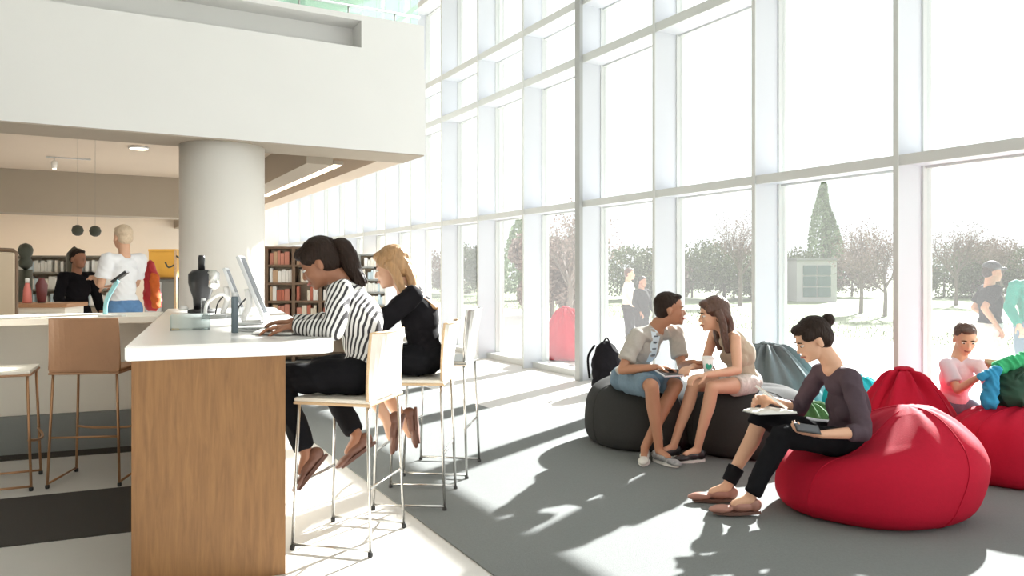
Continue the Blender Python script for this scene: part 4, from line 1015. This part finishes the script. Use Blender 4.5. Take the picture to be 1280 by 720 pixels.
def poplar(label, x, y, h, wd, rnd, n=7000):
    t = thing('tree', label, 'tree', (x, y, -.02)); bm = bmesh.new(); bm_tube(bm, [V(0, 0, 0), V(0, 0, h*.8)], [.25, .05], 8); bm_obj('trunk', bm, M['bark'], t)
    bm = bmesh.new(); pts = []
    for _ in range(n):
        z = rnd.uniform(.08, 1); sp = rnd.choice((-.22, .30)); zz = z*(1.0 if sp < 0 else .82)
        r_ = wd*.38*math.sin(math.pi*min(1, (1-z)*.78+.006))**.75; a = rnd.uniform(0, 6.283); q_ = rnd.uniform(.6, 1)
        pts.append(V(sp*wd*min(1, 2*(1-z)+.1)*.9+r_*q_*math.cos(a), r_*q_*math.sin(a), zz*h))
    leaves(bm, pts, .10, rnd); bm_obj('foliage', bm, M['leafp'], t)
q = at(1031, 341, 46); poplar('tall narrow poplar with split top', q.x, 46, 1.42+118*46/F, 1.75, rt, 7000)
q = at(1047, 341, 70)
q = at(652, 341, 40); poplar('narrow pointed poplar seen beside the left window bays', q.x, 40, 1.42+75*40/F, 1.8, rt, 3500)
rows_ = [(690, 24, 3.6, 1.6), (722, 27, 4.0, 1.5), (790, 40, 3.4, 2.6), (825, 42, 3.2, 2.6), (865, 44, 3.4, 2.4), (905, 40, 3.9, 2.8), (940, 42, 3.9, 2.6), (975, 45, 3.3, 2.4), (1000, 48, 3.2, 2.4), (1065, 46, 3.4, 2.4), (1180, 44, 3.6, 2.8), (1215, 48, 3.7, 2.8), (1250, 44, 4.0, 2.6), (1290, 42, 3.8, 2.8), (600, 48, 4.2, 2.6), (560, 52, 4.0, 2.8)]
for i, (px, Y, h, wd) in enumerate(rows_):
    h *= .80
    q = at(px, 341, Y); bush_tree('rounded olive green tree in the hedge line beyond the lawn', q.x, Y, h, wd, rt, M['leafd'] if i % 3 else M['leafm'], 'hedge line trees')
for i, (px, Y, h, lab) in enumerate(((1076, 27, 3.6, 'young bare tree left of the thicker trunk on the lawn'), (1106, 25, 3.3, 'bare tree with thick dark trunk on the lawn'), (1195, 34, 4.2, 'bare tree beyond the lawn, left of the capped person'), (925, 33, 4.6, 'bare spreading tree at the left lawn edge'), (1250, 36, 4.0, 'bare tree beyond the lawn at the far right'), (712, 22, 4.2, 'bare tree above the lone red beanbag'))):
    q = at(px, 341, Y); bare_tree(lab, q.x, Y, h, rt, M['bark'], None)
# distant glazed building
q = at(1022, 341, 60)
t = thing('building', 'small distant building with dark gridded teal windows before the poplar', 'building', (q.x, 38, 0)); t.location.x = at(1022, 341, 38).x
box('building_wall', (0, 1.2, 1.0), (2.0, 2.2, 2.1), M['brick'], t); 
for i in range(2):
    for j in range(3):
        w1 = box('window', (-.36+.72*i, .08, .45+.55*j), (.66, .05, .48), M['winteal'], t)
box('roof', (0, 1.2, 2.1), (2.1, 2.4, .12), M['greyc'], t)
# lamp post like trunks on the terrace and grass tufts at the lawn edge
bm = bmesh.new(); pts = []
for _ in range(9000):
    p = W(rt.uniform(-16, 42), 8.4+abs(rt.gauss(0, 3.5)), 0); p.z = .0; pts.append(p)
for p in pts:
    a = rt.uniform(0, 6.28); d_ = V(math.cos(a), math.sin(a), 0)*.012; h_ = rt.uniform(.03, .09); l_ = V(rt.uniform(-.03, .03), rt.uniform(-.03, .03), h_)
    bm.faces.new([bm.verts.new(p-d_), bm.verts.new(p+d_), bm.verts.new(p+l_)])
tag(bm_obj('grass', bm, M['leafs']), 'short green grass blades on the lawn outside', 'grass', None, 'stuff')
